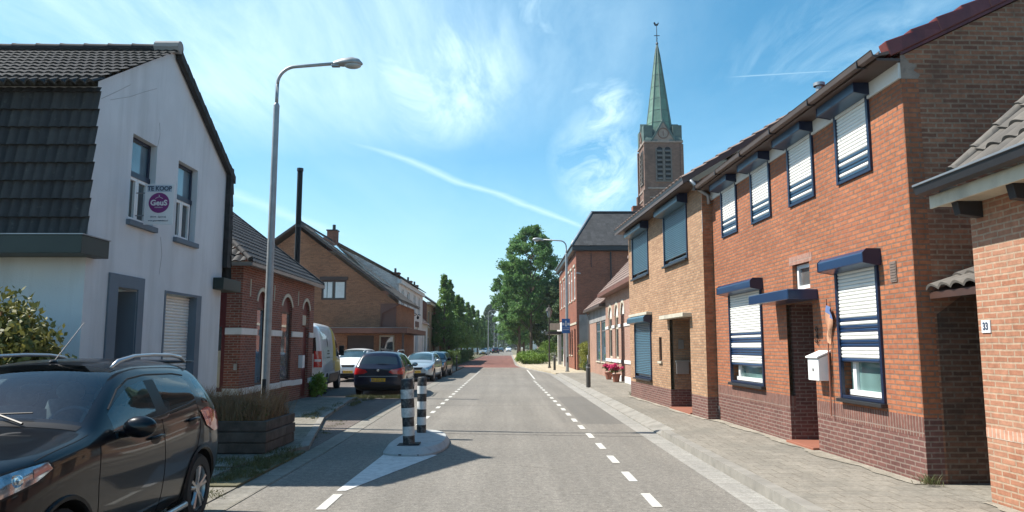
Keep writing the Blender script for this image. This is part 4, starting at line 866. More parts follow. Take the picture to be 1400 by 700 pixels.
# roofs
mb = MB()
tile_roof(mb, (-14.0, 10.33, 3.27), (1, 0, 0), (0, .04, 1), 8.09, 2.2, .145, .265, .016, .05, res=6)
tile_roof(mb, (-14.0, 10.20, 5.43), (1, 0, 0), (0, .45, .33), 8.1, .34, .145, .34, .035, .06, res=6)
tile_roof(mb, (-14.0, 10.36, 5.60), (1, 0, 0), (0, .866, .5), 8.1, 2.82, .145, .30, .014, .03, res=6)
tile_roof(mb, (-14.0, 15.62, 5.36), (1, 0, 0), (0, -.866, .5), 8.1, 3.28, .145, .30, .014, .03, res=4)
tile_roof(mb, (-14.0, 15.72, 3.15), (1, 0, 0), (0, -.05, 1), 8.1, 2.3, .145, .265, .012, .03, res=4)
rf = mb.build('roof', MT['tile_dark'], h); rf.location = -h.location
mb = MB(); ridge(mb, (-14, 12.77, 7.04), (-6.3, 12.77, 7.04), .09, .42); mb.build('ridge_tiles', MT['ridge_dark'], rf, smooth=True, auto=50)
mb = MB(); mb.tube([(-6.32, 12.77, 7.06), (-5.88, 12.77, 7.06)], .115, 10); mb.build('ridge_end_cap', MT['plaster_grey'], rf)
mb = MB()
for i in range(10):
    y0 = 12.82 + i * .285; z0 = 7.02 - (y0 - 12.77) * .577; mb.prismu([(y0, z0 - .13), (y0 + .31, z0 - .13 - .31 * .577), (y0 + .31, z0 + .03 - .31 * .577), (y0, z0 + .055)], 0, 0) if 0 else mb.prismz([(0, 0), (0, 0), (0, 0)], 0, 0) if 0 else mb.add([(x, yy, zz) for x in (-5.98, -5.88) for yy, zz in ((y0, z0 - .12), (y0 + .31, z0 - .12 - .31 * .577), (y0 + .31, z0 + .03 - .31 * .577), (y0, z0 + .055))], [(0, 1, 2, 3), (4, 5, 6, 7), (0, 1, 5, 4), (1, 2, 6, 5), (2, 3, 7, 6), (3, 0, 4, 7)])
for i in range(8):
    z0 = 5.25 - i * .265; mb.add([(x, yy, zz) for x in (-5.99, -5.89) for yy, zz in ((15.45, z0 - .02), (15.66, z0 - .02), (15.60, z0 + .265), (15.45, z0 + .265))], [(0, 1, 2, 3), (4, 5, 6, 7), (0, 1, 5, 4), (1, 2, 6, 5), (2, 3, 7, 6), (3, 0, 4, 7)])
mb.build('verge_tiles', MT['tile_dark'], rf)
mb = MB(); mb.prismz([(-14, 9.96), (-5.78, 9.96), (-5.78, 10.66), (-5.997, 10.66), (-5.997, 10.465), (-14, 10.465)], 2.98, 3.235); o = mb.build('eave_box', MT['green_trim'], h, bevel=.008); o.location = -h.location
mb = MB(); mb.prismz([(-14, 9.945), (-5.765, 9.945), (-5.765, 10.67), (-5.98, 10.67), (-5.98, 10.1), (-14, 10.1)], 3.236, 3.25); o = mb.build('zinc_edge', MT['zinc'], h); o.location = -h.location
mb = MB(); mb.box(-5.997, -5.78, 15.02, 16.0, 2.88, 3.12); mb.box(-14, -6.0, 15.5, 16.0, 2.88, 3.12); o = mb.build('far_eave_box', MT['green_trim'], h, bevel=.008); o.location = -h.location
mb = MB(); mb.box(-5.995, -5.99, 10.5, 13.5, 6.02, 6.03); 
# for-sale board standing out from the wall
s = thing('sale_board', 'white TE KOOP estate agent board with a purple disc on the white gable', 'sign', (-5.617, 11.75, 3.665))
mb = MB(); mb.box(-.235, .235, -.008, .008, 0, .66); b = mb.build('board', MT['sign_white'], s, bevel=.003)
mb = MB(); mb.box(-.195, .195, -.012, -.008, .535, .64); mb.build('title_panel', M('pale_blue_panel', (.33, .40, .48), .5), b)
text_mesh('title_text', 'TE KOOP', .10, MT['ink'], (0, -.014, .587), (R(90), 0, 0), b, sx=.93)
mb = MB(); mb.lathe([(0, -.004), (.165, -.004), (.165, 0), (0, 0)], (0, -.009, .355), 'y', 40); mb.build('disc', MT['purple'], b)
text_mesh('agent_name', 'GeuS', .125, MT['sign_white'], (0, -.016, .352), (R(90), 0, 0), b)
text_mesh('agent_trade', 'makelaars', .032, MT['sign_white'], (0, -.016, .282), (R(90), 0, 0), b)
mb = MB(); mb.tube([(-.06, -.016, .425), (0, -.016, .455), (.06, -.016, .425)], .004, 5); mb.tube([(0, -.016, .455), (.004, -.016, .475), (-.008, -.016, .485)], .004, 5); mb.build('hanger_mark', MT['sign_white'], b)
text_mesh('phone_text', '0114 - 321116', .042, MT['ink'], (0, -.011, .125), (R(90), 0, 0), b)
text_mesh('web_text', 'www.geus-makelaars.nl', .034, MT['ink'], (0, -.011, .065), (R(90), 0, 0), b)
mb = MB(); mb.tube([(-.385, .02, .15), (.2, .02, .15)], .01, 6); mb.tube([(-.385, .02, .52), (.2, .02, .52)], .01, 6); mb.build('bracket', MT['zinc'], s)

# ---- small oxblood brick house behind the lamp
h = thing('small_brick_house', 'low oxblood brick house with cream bands and arched windows behind the lamp', 'house', (-6.6, 18.4, .05))
F = Frame(-6.6, 18.4, 0, 1, 1, 0); L = 6.85; G = Frame(-6.6, 18.4, -1, 0, 0, -1)
A = [(1.15, 1.88, .72), (3.3, 4.3, .72), (5.5, 6.3, .1)]
mb = MB(F); wall(mb, rect(0, L, 0, 3.8), [arch(a, b, z, 3.2, .3) for a, b, z in A], reveal=.14)
mb.add([(L, 0, 0), (L, -7, 0), (L, -7, 3.7), (L, -3.5, 6.5), (L, 0, 3.7)], [(0, 1, 2, 3, 4)]); mb.build('wall', MT['brick_small'], h)
mb = MB(G); wall(mb, [(0, 0), (6, 0), (6, 3.8), (0, 3.8)], [rect(.38, 1.5, .62, 3.1)], reveal=.1); mb.build('side_wall', MT['brick_small'], h)
for i, (a, b, z) in enumerate(A):
    if i < 2:
        w = win(h, F, a, b, z, 2.75, 'brown_frame', 'glass_curt' if i else 'glass_sky', .1, .05)
    else:
        mb = MB(F); mb.box(a, b, -.14, -.09, .1, 2.35); mb.box(a + .1, b - .1, -.1, -.08, .3, 1.2); w = mb.build('door', MT['oxblood'], h)
        mb = MB(F); mb.box(a + .08, b - .08, -.12, -.085, 2.42, 2.78); mb.build('door_light', MT['cream'], w)
    mb = MB(F); mb.prism(arch(a + .002, b - .002, 2.75, 3.19, .28), -.12, -.07); mb.build('arch_panel', MT['oxblood'], h)
    mb = MB(F); mb.prism([(x, zz) for x, zz in arch(a, b, 2.9, 3.2, .3)[2:][::-1]] + [(x, zz) for x, zz in arch(a - .09, b + .09, 2.9, 3.3, .37)[2:]], -.01, .018); mb.build('arch_moulding', MT['cream'], h)
mb = MB(F)
for z0, z1, dd in ((2.02, 2.18, .03), (.54, .70, .05)):
    for p, q in ((-.03, A[0][0]), (A[0][1], A[1][0]), (A[1][1], A[2][0]), (A[2][1], L)): mb.box(p, q, -.02, dd, z0, z1)
mb.box(A[0][0], A[0][1], -.1, .07, .56, .718); mb.box(A[1][0], A[1][1], -.1, .07, .56, .718)
mb.build('cream_bands', MT['white_paint'], h)
mb = MB(G)
for z0, z1, dd in ((2.02, 2.18, .028), (.54, .70, .048)): mb.box(-.026, .38, -.02, dd, z0, z1)
mb.box(.38, 1.6, -.1, .05, .50, .618); mb.build('side_bands', MT['white_paint'], h)
mb = MB(F)
for u in (.55, 2.5, 4.9): mb.box(u - .02, u + .02, 0, .02, 3.0, 3.45)
mb.build('wall_ties', MT['cream'], h)
w = win(h, G, .38, 1.5, .62, 3.1, 'oxblood', 'glass_dark', .06, .09, mz=(2.25,))
mb = MB(G); mb.box(.47, 1.4, -.05, -.03, 2.28, 3.02); mb.build('top_panel', MT['oxblood'], w)
mb = MB(G); mb.box(.47, 1.4, -.045, -.035, .72, 1.62); mb.build('net_curtain', MT['cream'], w)
mb = MB(F); mb.box(5.15, 5.4, .0, .14, 1.05, 1.45); o = mb.build('letter_box', MT['white_pvc'], h, bevel=.01)
mb = MB(G); mb.box(.05, .13, 0, .03, 1.15, 1.3); mb.build('meter_box', MT['alu'], h)
gutter(h, F, -.3, L + .1, .27, 3.78, .06, 'zinc'); gutter(h, G, -.3, 3.5, .27, 3.78, .06, 'zinc')
mb = MB()
tile_roof(mb, (-6.33, 18.1, 3.80), (0, 1, 0), (-.79, 0, .613), 7.3, 4.74, .2, .3, .02, .03, clip=lambda x, s: x > .79 * s, res=6)
tile_roof(mb, (-10.2, 18.1, 3.80), (1, 0, 0), (0, .79, .613), 3.87, 4.74, .2, .3, .02, .03, clip=lambda x, s: (3.87 - x) > .79 * s, res=6, mi=1)  # hip face gets darker tiles: its shade is put into the colour
rf = mb.build('roof', [MT['tile_small'], MT['tile_dark']], h); rf.location = -h.location
mb = MB(); ridge(mb, (-6.33, 18.1, 3.86), (-10.1, 21.87, 6.76), .06, .36); ridge(mb, (-10.1, 21.8, 6.74), (-10.1, 25.4, 6.74), .1, .36); mb.build('ridge_tiles', MT['ridge_dark'], rf, smooth=True, auto=50)
mb = MB(); mb.add([(x, y, z) for y in (25.33, 25.42) for x, z in ((-6.3, 3.68), (-10.1, 6.62), (-10.1, 6.8), (-6.3, 3.88))], [(0, 1, 2, 3), (4, 5, 6, 7), (0, 1, 5, 4), (1, 2, 6, 5), (2, 3, 7, 6), (3, 0, 4, 7)]); mb.build('verge_board', MT['tile_small'], rf)
t = thing('flue_pipe', 'tall black metal flue pipe rising behind the low brick house', 'chimney pipe', (-7.38, 25.75, 0))
mb = MB(); mb.tube([(0, 0, 0), (0, 0, 8.0)], .095, 14); mb.build('pipe', MT['black'], t, smooth=True, auto=40)
mb = MB(); mb.lathe([(.1, 7.9), (.115, 7.92), (.115, 8.02), (.09, 8.02)], (0, 0, 0), 'z', 14); mb.lathe([(.1, 5.9), (.108, 5.9), (.108, 5.98), (.1, 5.98)], (0, 0, 0), 'z', 14); mb.tube([(.095, 0, 6.2), (.13, 0, 5.9)], .006, 5); mb.build('collar', MT['dark_metal'], t)

# ---- brown gabled house with canopy
h = thing('brown_gabled_house', 'brown brick gabled house with flat brown canopy over its shopfront', 'house', (-6.3, 42, 0))
G = Frame(-6.3, 42, -1, 0, 0, -1); F = Frame(-6.3, 42, 0, 1, 1, 0)
mb = MB(G); wall(mb, [(0, 0), (11.3, 0), (11.3, 4.2), (5.64, 8.4), (0, 4.2)], [rect(2.88, 4.29, 4.36, 5.48), rect(1.25, 2.75, .1, 2.35), rect(.1, .95, .6, 2.35)], reveal=.15)
mb.add([(0, 0, 0), (0, -8, 0), (0, -8, 4.2), (0, 0, 4.2)], [(0, 1, 2, 3)]); mb.build('wall', MT['brick_brown'], h)
w = win(h, G, 2.88, 4.29, 4.36, 5.48, 'brown_frame', 'glass_dark', .08, .1, mu=(3.6,))
for a, b in ((3.0, 3.5), (3.7, 3.95), (4.0, 4.17)):
    mb = MB(G); mb.box(a, b, -.055, -.05, 4.48, 5.38); mb.build('curtain', MT['white_paint'], w)
mb = MB(G); mb.box(2.8, 4.4, 0, .05, 5.48, 5.68); mb.build('lintel', MT['brown_frame'], h)
mb = MB(G); mb.box(0.02, .9, 0, .05, 2.8, 4.15); mb.build('cladding_panel', MT['brown_panel'], h)
mb = MB(G); mb.box(1.25, 2.75, -.12, -.08, .1, 2.35)
for i in range(9): mb.box(1.27, 2.73, -.08, -.07, .2 + i * .24, .22 + i * .24)
mb.build('garage_door', MT['brown_frame'], h)
win(h, G, .1, .95, .6, 2.35, 'cream', 'glass_dark', .08, .08)
mb = MB(); mb.box(-9.75, -5.45, 40.3, 42.02, 2.46, 2.74); mb.box(-6.3, -5.45, 42.02, 49.5, 2.46, 2.74); o = mb.build('canopy', MT['brown_panel'], h, bevel=.015); o.location = -h.location
mb = MB(); mb.box(-9.8, -5.4, 40.25, 42.0, 2.742, 2.76); o = mb.build('canopy_edge', MT['zinc'], h); o.location = -h.location
mb = MB(); mb.box(-5.75, -5.65, 40.5, 40.6, .05, 2.46); o = mb.build('canopy_post', MT['brown_frame'], h); o.location = -h.location
mb = MB(); mb.prism([(-5.95, 4.18), (-11.94, 8.64), (-18, 4.18), (-18, 4.3), (-11.94, 8.78), (-5.95, 4.3)], 41.6, 50); rf = mb.build('roof', MT['brown_soffit'], h); rf.location = -h.location
mb = MB(); tile_roof(mb, (-5.93, 41.6, 4.32), (0, 1, 0), (-.8, 0, .598), 8.45, 7.48, .3, .34, .02, .03, res=4); mb.build('tiles', MT['tile_grey'], rf)
mb = MB(); ridge(mb, (-11.95, 41.6, 8.82), (-11.95, 50, 8.82), .12, .42); mb.build('ridge_tiles', MT['tile_small'], rf)
mb = MB()
for i in range(3):
    for j in range(2):
        o_ = Vector((-7.2 - i * 1.35, 42.2 + j * 1.9, 5.33 + i * 1.009)); a = Vector((-.8, 0, .598)) * 1.6; b_ = Vector((0, 1.8, 0)); n_ = Vector((.598, 0, .8)) * .04
        mb.add([tuple(o_), tuple(o_ + b_), tuple(o_ + a + b_), tuple(o_ + a), tuple(o_ + n_), tuple(o_ + b_ + n_), tuple(o_ + a + b_ + n_), tuple(o_ + a + n_)], [(0, 1, 2, 3), (4, 5, 6, 7), (0, 1, 5, 4), (1, 2, 6, 5), (2, 3, 7, 6), (3, 0, 4, 7)])
mb.build('solar_panel', MT['glass_dark'], rf)
mb = MB(); mb.box(-12.2, -11.55, 49.4, 50.0, 8.2, 9.5); ch = mb.build('chimney', MT['brick_tall'], rf); mb = MB(); mb.tube([(-11.8, 49.7, 9.5), (-11.8, 49.7, 9.95)], .11, 10); mb.box(-12.25, -11.5, 49.35, 50.05, 9.5, 9.58); mb.build('chimney_pot', MT['dark_metal'], ch)
mb = MB(); mb.tube([(-6.1, 41.7, 4.1), (-7.1, 41.9, 3.6), (-7.2, 41.9, 2.8)], .035, 8); o = mb.build('downpipe', MT['brown_panel'], h); o.location = -h.location

# ---- white-painted house with door arch
h = thing('white_painted_house', 'two-storey white painted house with narrow windows beyond the brown gable', 'house', (-7.4, 50.2, 0))
G = Frame(-7.4, 50.2, -1, 0, 0, -1); F = Frame(-7.4, 50.2, 0, 1, 1, 0); L = 14.2
mb = MB(G); wall(mb, [(0, 0), (12, 0), (12, 6.2), (6, 9.5), (0, 6.35)], [rect(.7, 1.4, 4.9, 5.5)]); mb.build('gable_wall', MT['brick_white'], h)
U = [(1.3, 2.6), (4.2, 5.7), (8.0, 9.3), (11.0, 12.3)]; B = [(2.1, 4.0), (9.3, 11.3)]
mb = MB(F); wall(mb, rect(0, L, 0, 6.2), [rect(a, b, 4.4, 5.75) for a, b in U] + [rect(a, b, .9, 3.3) for a, b in B] + [arch(5.6, 7.9, .1, 3.6, .9)], reveal=.2); mb.box(L - .05, L, -9, -.01, 0, 6.2); mb.build('wall', MT['white_paint'], h)
for a, b in U + []: win(h, F, a, b, 4.4, 5.75, 'white_pvc', 'glass_dark', .15, .1, sill='surround')
for a, b in B:
    win(h, F, a, b, .9, 3.3, 'white_pvc', 'glass_sky', .15, .12, mu=((a + b) / 2,)); mb = MB(F); mb.box(a - .05, b + .05, 0, .05, 3.3, 3.75); mb.build('lintel', MT['brown_panel'], h)
mb = MB(F); mb.prism(arch(5.6, 7.9, .1, 3.6, .9), -.2, -.12); mb.build('arched_door', MT['oxblood'], h)
mb = MB(F); mb.box(-.05, L, -.1, .18, 6.0, 6.3); mb.build('cornice', MT['white_paint'], h)
mb = MB(F); mb.tube([(7.2, 0, 4.0), (7.2, .35, 4.2), (7.2, .45, 4.05)], .03, 6); mb.ellip((7.2, .45, 3.95), (.1, .1, .13)); mb.build('wall_lamp', MT['black'], h)
mb = MB(); mb.prism([(-7.1, 6.33), (-13.4, 9.72), (-19.5, 6.3), (-19.5, 6.36), (-13.4, 9.79), (-7.1, 6.40)], 50.1, 64.4); rf = mb.build('roof', MT['tile_small'], h); rf.location = -h.location
for y in (52.4, 59.2, 63.3):
    mb = MB(); mb.box(-8.35, -7.75, y, y + .7, 6.2, 6.9); mb.box(-8.4, -7.7, y - .05, y + .75, 6.9, 6.98); ch = mb.build('chimney', MT['brick_tall'], rf); mb = MB(); mb.tube([(-8.05, y + .35, 6.98), (-8.05, y + .35, 7.3)], .08, 8); mb.build('chimney_pot', MT['dark_metal'], ch)

h = thing('low_cottage', 'low white-fronted cottage squeezed between the white house and ochre row', 'house', (-7.6, 64.5, 0))
F = Frame(-7.6, 64.5, 0, 1, 1, 0)
mb = MB(F); wall(mb, rect(0, 6, 0, 3.8), [rect(.8, 2, .8, 2.9), rect(3.5, 4.7, .8, 2.9)]); mb.build('wall', MT['white_paint'], h)
for a in (.8, 3.5): win(h, F, a, a + 1.2, .8, 2.9, 'cream', 'glass_dark', .1, .1)
mb = MB(F); tile_roof(mb, (0, .3, 3.7), (1, 0, 0), (0, -.75, .66), 6, 4, .3, .34, .02, .03, res=3); mb.build('roof', MT['tile_brown'], h)

h = thing('ochre_brick_row', 'ochre and red brick two-storey row with many windows before the hornbeams', 'house', (-7.7, 70.5, 0))
F = Frame(-7.7, 70.5, 0, 1, 1, 0); G = Frame(-7.7, 70.5, -1, 0, 0, -1); L = 22
mb = MB(G); wall(mb, [(0, 0), (9, 0), (9, 5.9), (4.5, 9), (0, 5.9)]); mb.build('gable_wall', MT['brick_tall'], h)
U = [(1.2 + i * 3.6, 2.6 + i * 3.6) for i in range(6)]
mb = MB(F); wall(mb, rect(0, L, 0, 5.9), [rect(a, b, 3.6, 5.2) for a, b in U] + [rect(a, b, .7, 2.7) for a, b in U]); mb.build('wall', MT['brick_ochre'], h)
for a, b in U:
    win(h, F, a, b, 3.6, 5.2, 'cream', 'glass_dark', .1, .1, sill='cream'); win(h, F, a, b, .7, 2.7, 'cream', 'glass_dark', .1, .1, sill='cream')
mb = MB(F); mb.box(6.6, 8.0, 0, .12, 0, 5.8); mb.box(14, 15.4, 0, .12, 0, 5.8); mb.build('brick_pier', MT['brick_tall'], h)
mb = MB(F); mb.box(-.05, L, 0, .35, 5.75, 5.98); mb.build('eave_board', MT['cream'], h)
mb = MB(F); mb.box(12, L, 0, .5, 2.9, 3.1); mb.build('shop_fascia', MT['white_paint'], h)
mb = MB(F); mb.prismu([(.4, 5.95), (-4.5, 9.2), (-9.4, 5.95), (-9.4, 6.1), (-4.5, 9.35), (.4, 6.1)], -.2, L + .1); rf = mb.build('roof', MT['tile_small'], h)

# far houses on both sides
def far_house(x, y, w_, l, e, r_, wm, rm, label, side, nwin=3):
    h = thing('far_house', label, 'house', (x, y, 0)); F = Frame(x, y, 0, 1, side, 0); G = Frame(x, y, -side, 0, 0, -1)
    mb = MB(F); wall(mb, rect(0, l, 0, e), [rect(l * (i + .3) / nwin, l * (i + .7) / nwin, 1, 2.4) for i in range(nwin)] + ([rect(l * (i + .3) / nwin, l * (i + .7) / nwin, e - 2, e - .6) for i in range(nwin)] if e > 5 else [])); mb.build('wall', MT[wm], h)
    mb = MB(G); wall(mb, [(0, 0), (w_, 0), (w_, e), (w_ / 2, r_), (0, e)], [rect(w_ * .35, w_ * .6, e - 1.6, e - .3)]); mb.build('gable_wall', MT[wm], h)
    for i in range(nwin):
        win(h, F, l * (i + .3) / nwin, l * (i + .7) / nwin, 1, 2.4, 'white_pvc', 'glass_dark', .1, .1)
        if e > 5: win(h, F, l * (i + .3) / nwin, l * (i + .7) / nwin, e - 2, e - .6, 'white_pvc', 'glass_dark', .1, .1)
    win(h, G, w_ * .35, w_ * .6, e - 1.6, e - .3, 'white_pvc', 'glass_dark', .1, .1)
    mb = MB(F); mb.prismu([(.4, e - .1), (-w_ / 2, r_), (-w_ - .4, e - .1), (-w_ - .4, e + .1), (-w_ / 2, r_ + .25), (.4, e + .1)], -.3, l + .3); mb.build('roof', MT[rm], h)
far_house(-8.2, 168, 8, 14, 3.2, 7, 'white_paint', 'tile_small', 'small white far house with grey roof behind the last hornbeams', 1)
far_house(-9.5, 196, 9, 14, 5.6, 8.8, 'brick_brown', 'tile_brown', 'taller brown far house down the left side of the street', 1)
far_house(-9.5, 230, 9, 16, 5.6, 8.6, 'white_paint', 'tile_red', 'distant white house with reddish roof at the street end', 1)
far_house(10.5, 250, 9, 14, 3.4, 7, 'brick_arch', 'tile_small', 'distant rose brick house right of the street end', -1)
far_house(10, 300, 9, 14, 5.4, 9, 'white_paint', 'tile_brown', 'farthest pale house on the right near the tree line', -1)
# ================================================================ VEHICLES  (local frame: nose at y=0 pointing to -y, x across, z up)
def car_loft(rows, mats, regions, arches, trim=1, L=None):
    """rows: y, zb, hw, zs, ws, zg, wg, zr, wr, zt.  regions: {(strip, row): material index}"""
    vs = []; n = 16
    for (y, zb, hw, zs, ws, zg, wg, zr, wr, zt) in rows:
        P = [(0, zb), (hw * .82, zb), (hw * .985, zb + .10), (hw, zb + (zs - zb) * .58), (ws, zs), (wg, zg), (wr, zr), (wr * .55, zt - (zt - zr) * .18), (0, zt)]
        vs += [(x, y, z) for x, z in P] + [(-x, y, z) for x, z in P[7:0:-1]]
    fs = []; mi = []
    for r in range(len(rows) - 1):
        for j in range(n):
            fs.append((r * n + j, r * n + (j + 1) % n, (r + 1) * n + (j + 1) % n, (r + 1) * n + j))
            k = j if j < 8 else 15 - j
            mi.append(regions.get((k, r), trim if k in (0, 1) else 0))
    for r in (0, len(rows) - 1):
        b = r * n
        for i in range(8):
            q = [b + i, b + i + 1, b + (n - i - 1) % n, b + (n - i) % n]
            q = list(dict.fromkeys(q)); fs.append(tuple(q if r == 0 else q[::-1])); mi.append(trim if i < 2 else 0)
    me = bpy.data.meshes.new('loft'); me.from_pydata(vs, [], fs)
    for m in mats: me.materials.append(m)
    me.polygons.foreach_set('material_index', mi)
    bm = bmesh.new(); bm.from_mesh(me); bmesh.ops.recalc_face_normals(bm, faces=bm.faces); bm.to_mesh(me); bm.free()
    o = bpy.data.objects.new('loft', me); COL.objects.link(o)
    s = o.modifiers.new('s', 'SUBSURF'); s.levels = s.render_levels = 3
    cut = []
    for (ya, za, ra, hw) in arches:
        for sx in (-1, 1):
            c = MB(); c.lathe([(ra, -.16), (ra, .16)], (sx * (hw - .03), ya, za), 'x', 40)
            k = len(c.v); c.f += [tuple(range(40))[::-1], tuple(range(40, 80))]; c.m += [0, 0]
            co = c.build('cut', [MT['black']]); co.data.polygons.foreach_set('material_index', [trim] * len(co.data.polygons))
            for _ in range(len(mats) - 1): co.data.materials.append(MT['black'])
            co.data.polygons.foreach_set('material_index', [trim] * len(co.data.polygons))
            b = o.modifiers.new('b', 'BOOLEAN'); b.object = co; b.solver = 'EXACT'; b.operation = 'DIFFERENCE'; cut.append(co)
    bpy.context.view_layer.update(); dg = bpy.context.evaluated_depsgraph_get()
    full = bpy.data.meshes.new_from_object(o.evaluated_get(dg))
    bpy.data.objects.remove(o)
    for c in cut: bpy.data.objects.remove(c)
    return full
def split_mesh(full, idxs, name, mats, parent):
    bm = bmesh.new(); bm.from_mesh(full)
    bmesh.ops.delete(bm, geom=[f for f in bm.faces if f.material_index not in idxs], context='FACES')
    arr = [f.material_index for f in bm.faces]
    me = bpy.data.meshes.new(name); bm.to_mesh(me); bm.free()
    me.materials.clear()
    for m in mats: me.materials.append(m)
    me.polygons.foreach_set('material_index', [idxs.index(int(a)) for a in arr]); me.polygons.foreach_set('use_smooth', [True] * len(arr))
    me.set_sharp_from_angle(angle=R(38))
    o = bpy.data.objects.new(name, me); COL.objects.link(o); o.parent = parent
    if name in ('side_window',): explode(o)
    return o
class Skin:
    def __init__(s, full):
        s.t = BVHTree.FromPolygons([v.co[:] for v in full.vertices], [tuple(p.vertices) for p in full.polygons])
        s.L = max(v.co.y for v in full.vertices)
    def hit(s, a, b, view, off=.006):
        o, d = {'R': ((3, a, b), (-1, 0, 0)), 'L': ((-3, a, b), (1, 0, 0)), 'F': ((a, -3, b), (0, 1, 0)), 'B': ((a, s.L + 3, b), (0, -1, 0)), 'T': ((a, b, 4), (0, 0, -1)),
                'FR': ((a * .7071 + 3, a * .7071 - 3, b), (-.7071, .7071, 0)), 'BR': ((a * .7071 + 3, s.L + 3 - a * .7071, b), (-.7071, -.7071, 0)), 'BL': ((-a * .7071 - 3, s.L + 3 - a * .7071, b), (.7071, -.7071, 0)), 'FL': ((-a * .7071 - 3, a * .7071 - 3, b), (.7071, .7071, 0))}[view]
        h, n, i, q = s.t.ray_cast(Vector(o), Vector(d))
        if h is None: return None
        if n.dot(Vector(d)) > 0: n = -n
        return h + n * off
def patch(skin, name, out, view, mat, parent, off=.006, step=.03, smooth=True):
    vs = [Vector(p) for p in out]; n = len(out); ed = [(i, (i + 1) % n) for i in range(n)]
    # densify the outline
    dv = []
    for i in range(n):
        a, b = vs[i], vs[(i + 1) % n]; k = max(1, int((b - a).length / step))
        dv += [a.lerp(b, j / k) for j in range(k)]
    n = len(dv); ed = [(i, (i + 1) % n) for i in range(n)]
    x0 = min(v.x for v in dv); x1 = max(v.x for v in dv); y0 = min(v.y for v in dv); y1 = max(v.y for v in dv)
    gx = [Vector((x0 + (i + .5) * step, y0 + (j + .5) * step)) for i in range(int((x1 - x0) / step)) for j in range(int((y1 - y0) / step))]
    V, E_, Fc, *_ = geometry.delaunay_2d_cdt(dv + gx, ed, [tuple(range(n))], 1, 1e-5)
    P = [skin.hit(v.x, v.y, view, off) for v in V]
    fs = [tuple(f) for f in Fc if all(P[i] is not None for i in f)]
    used = sorted({i for f in fs for i in f}); mp = {i: k for k, i in enumerate(used)}
    mb = MB(); mb.add([tuple(P[i]) for i in used], [tuple(mp[i] for i in f) for f in fs])
    return mb.build(name, mat, parent, smooth=smooth)
def seam(skin, name, pts, view, parent, r=.004, mat='black', off=.0, k=10):
    out = []
    for a, b in zip(pts, pts[1:]):
        for i in range(k): out.append(skin.hit(a[0] + (b[0] - a[0]) * i / k, a[1] + (b[1] - a[1]) * i / k, view, off))
    out.append(skin.hit(pts[-1][0], pts[-1][1], view, off)); out = [o for o in out if o is not None]
    mb = MB(); mb.tube(out, r, 5); return mb.build(name, MT[mat], parent)
def wheel(parent, x, y, r, w, side, rim=.66, spokes=5, rimmat='alu'):
    """side +1/-1 is the outward x direction"""
    mb = MB(); ro = r; rr = r * rim
    mb.lathe([(rr, -w / 2), (ro * .93, -w / 2), (ro, -w / 2 + .03), (ro, w / 2 - .03), (ro * .93, w / 2), (rr, w / 2), (rr - .01, w / 2 - .015), (rr - .01, -w / 2 + .015)], (x, y, r), 'x', 36, close=True)
    t = mb.build('tyre', MT['rubber'], parent, smooth=True, auto=35); t.name = 'wheel'
    mb = MB(); xo = x + side * (w / 2 - .02)
    mb.lathe([(rr, 0), (rr - .018, side * .008), (rr - .03, -side * .03), (rr - .035, -side * .12)], (xo, y, r), 'x', 36)
    for k in range(spokes):
        for dq in (-.13, .13):
            q = 2 * math.pi * k / spokes + .3; a = q + dq * .5; b = q + dq * 1.3
            p0 = Vector((xo - side * .012, y + .045 * math.cos(a), r + .045 * math.sin(a))); p1 = Vector((xo + side * .0, y + (rr - .02) * math.cos(b), r + (rr - .02) * math.sin(b)))
            mb.tube([p0, p0.lerp(p1, .5) + Vector((side * .006, 0, 0)), p1], [.024, .019, .022], 5)
    mb.lathe([(0, side * .012), (.055, side * .008), (.06, -side * .02)], (xo, y, r), 'x', 16)
    mb.build('rim', MT[rimmat], t, smooth=True, auto=35)
    mb = MB(); mb.lathe([(rr - .02, -side * .09), (0, -side * .09)], (xo, y, r), 'x', 24); mb.build('brake_disc', MT['dark_metal'], t)
    return t
def mirror_part(parent, x, y, z, side, mat, s=1.):
    mb = MB(); mb.ellip((x + side * .12 * s, y, z), (.125 * s, .075 * s, .085 * s), 16)
    mb.tube([(x - side * .03, y + .02, z - .06 * s), (x + side * .08 * s, y + .01, z - .05 * s)], [.03 * s, .022 * s], 8)
    o = mb.build('door_mirror', MT[mat], parent, smooth=True)
    mb = MB(); mb.ellip((x + side * .12 * s, y + .062 * s, z), (.105 * s, .02, .07 * s), 14); mb.build('mirror_glass', MT['glass_sky'], o, smooth=True); return o
def plate(parent, y, z, txt, back, tilt=0, x=0):
    mb = MB(); mb.box(x - .26, x + .26, y - .006, y + .006, z - .056, z + .056); p = mb.build('number_plate', MT['plate_yellow'], parent, bevel=.004)
    s = 1 if back else -1
    text_mesh('plate_text', txt, .105, MT['ink'], (x, y + s * .0075, z), (R(90), 0, R(180) if back else 0), p, sx=.95)
    mb = MB(); mb.box(x - .26 if not back else x + .22, x - .22 if not back else x + .26, y + s * .0062, y + s * .0075, z - .055, z + .055); mb.build('euro_band', MT['blue_sign'], p)
    return p

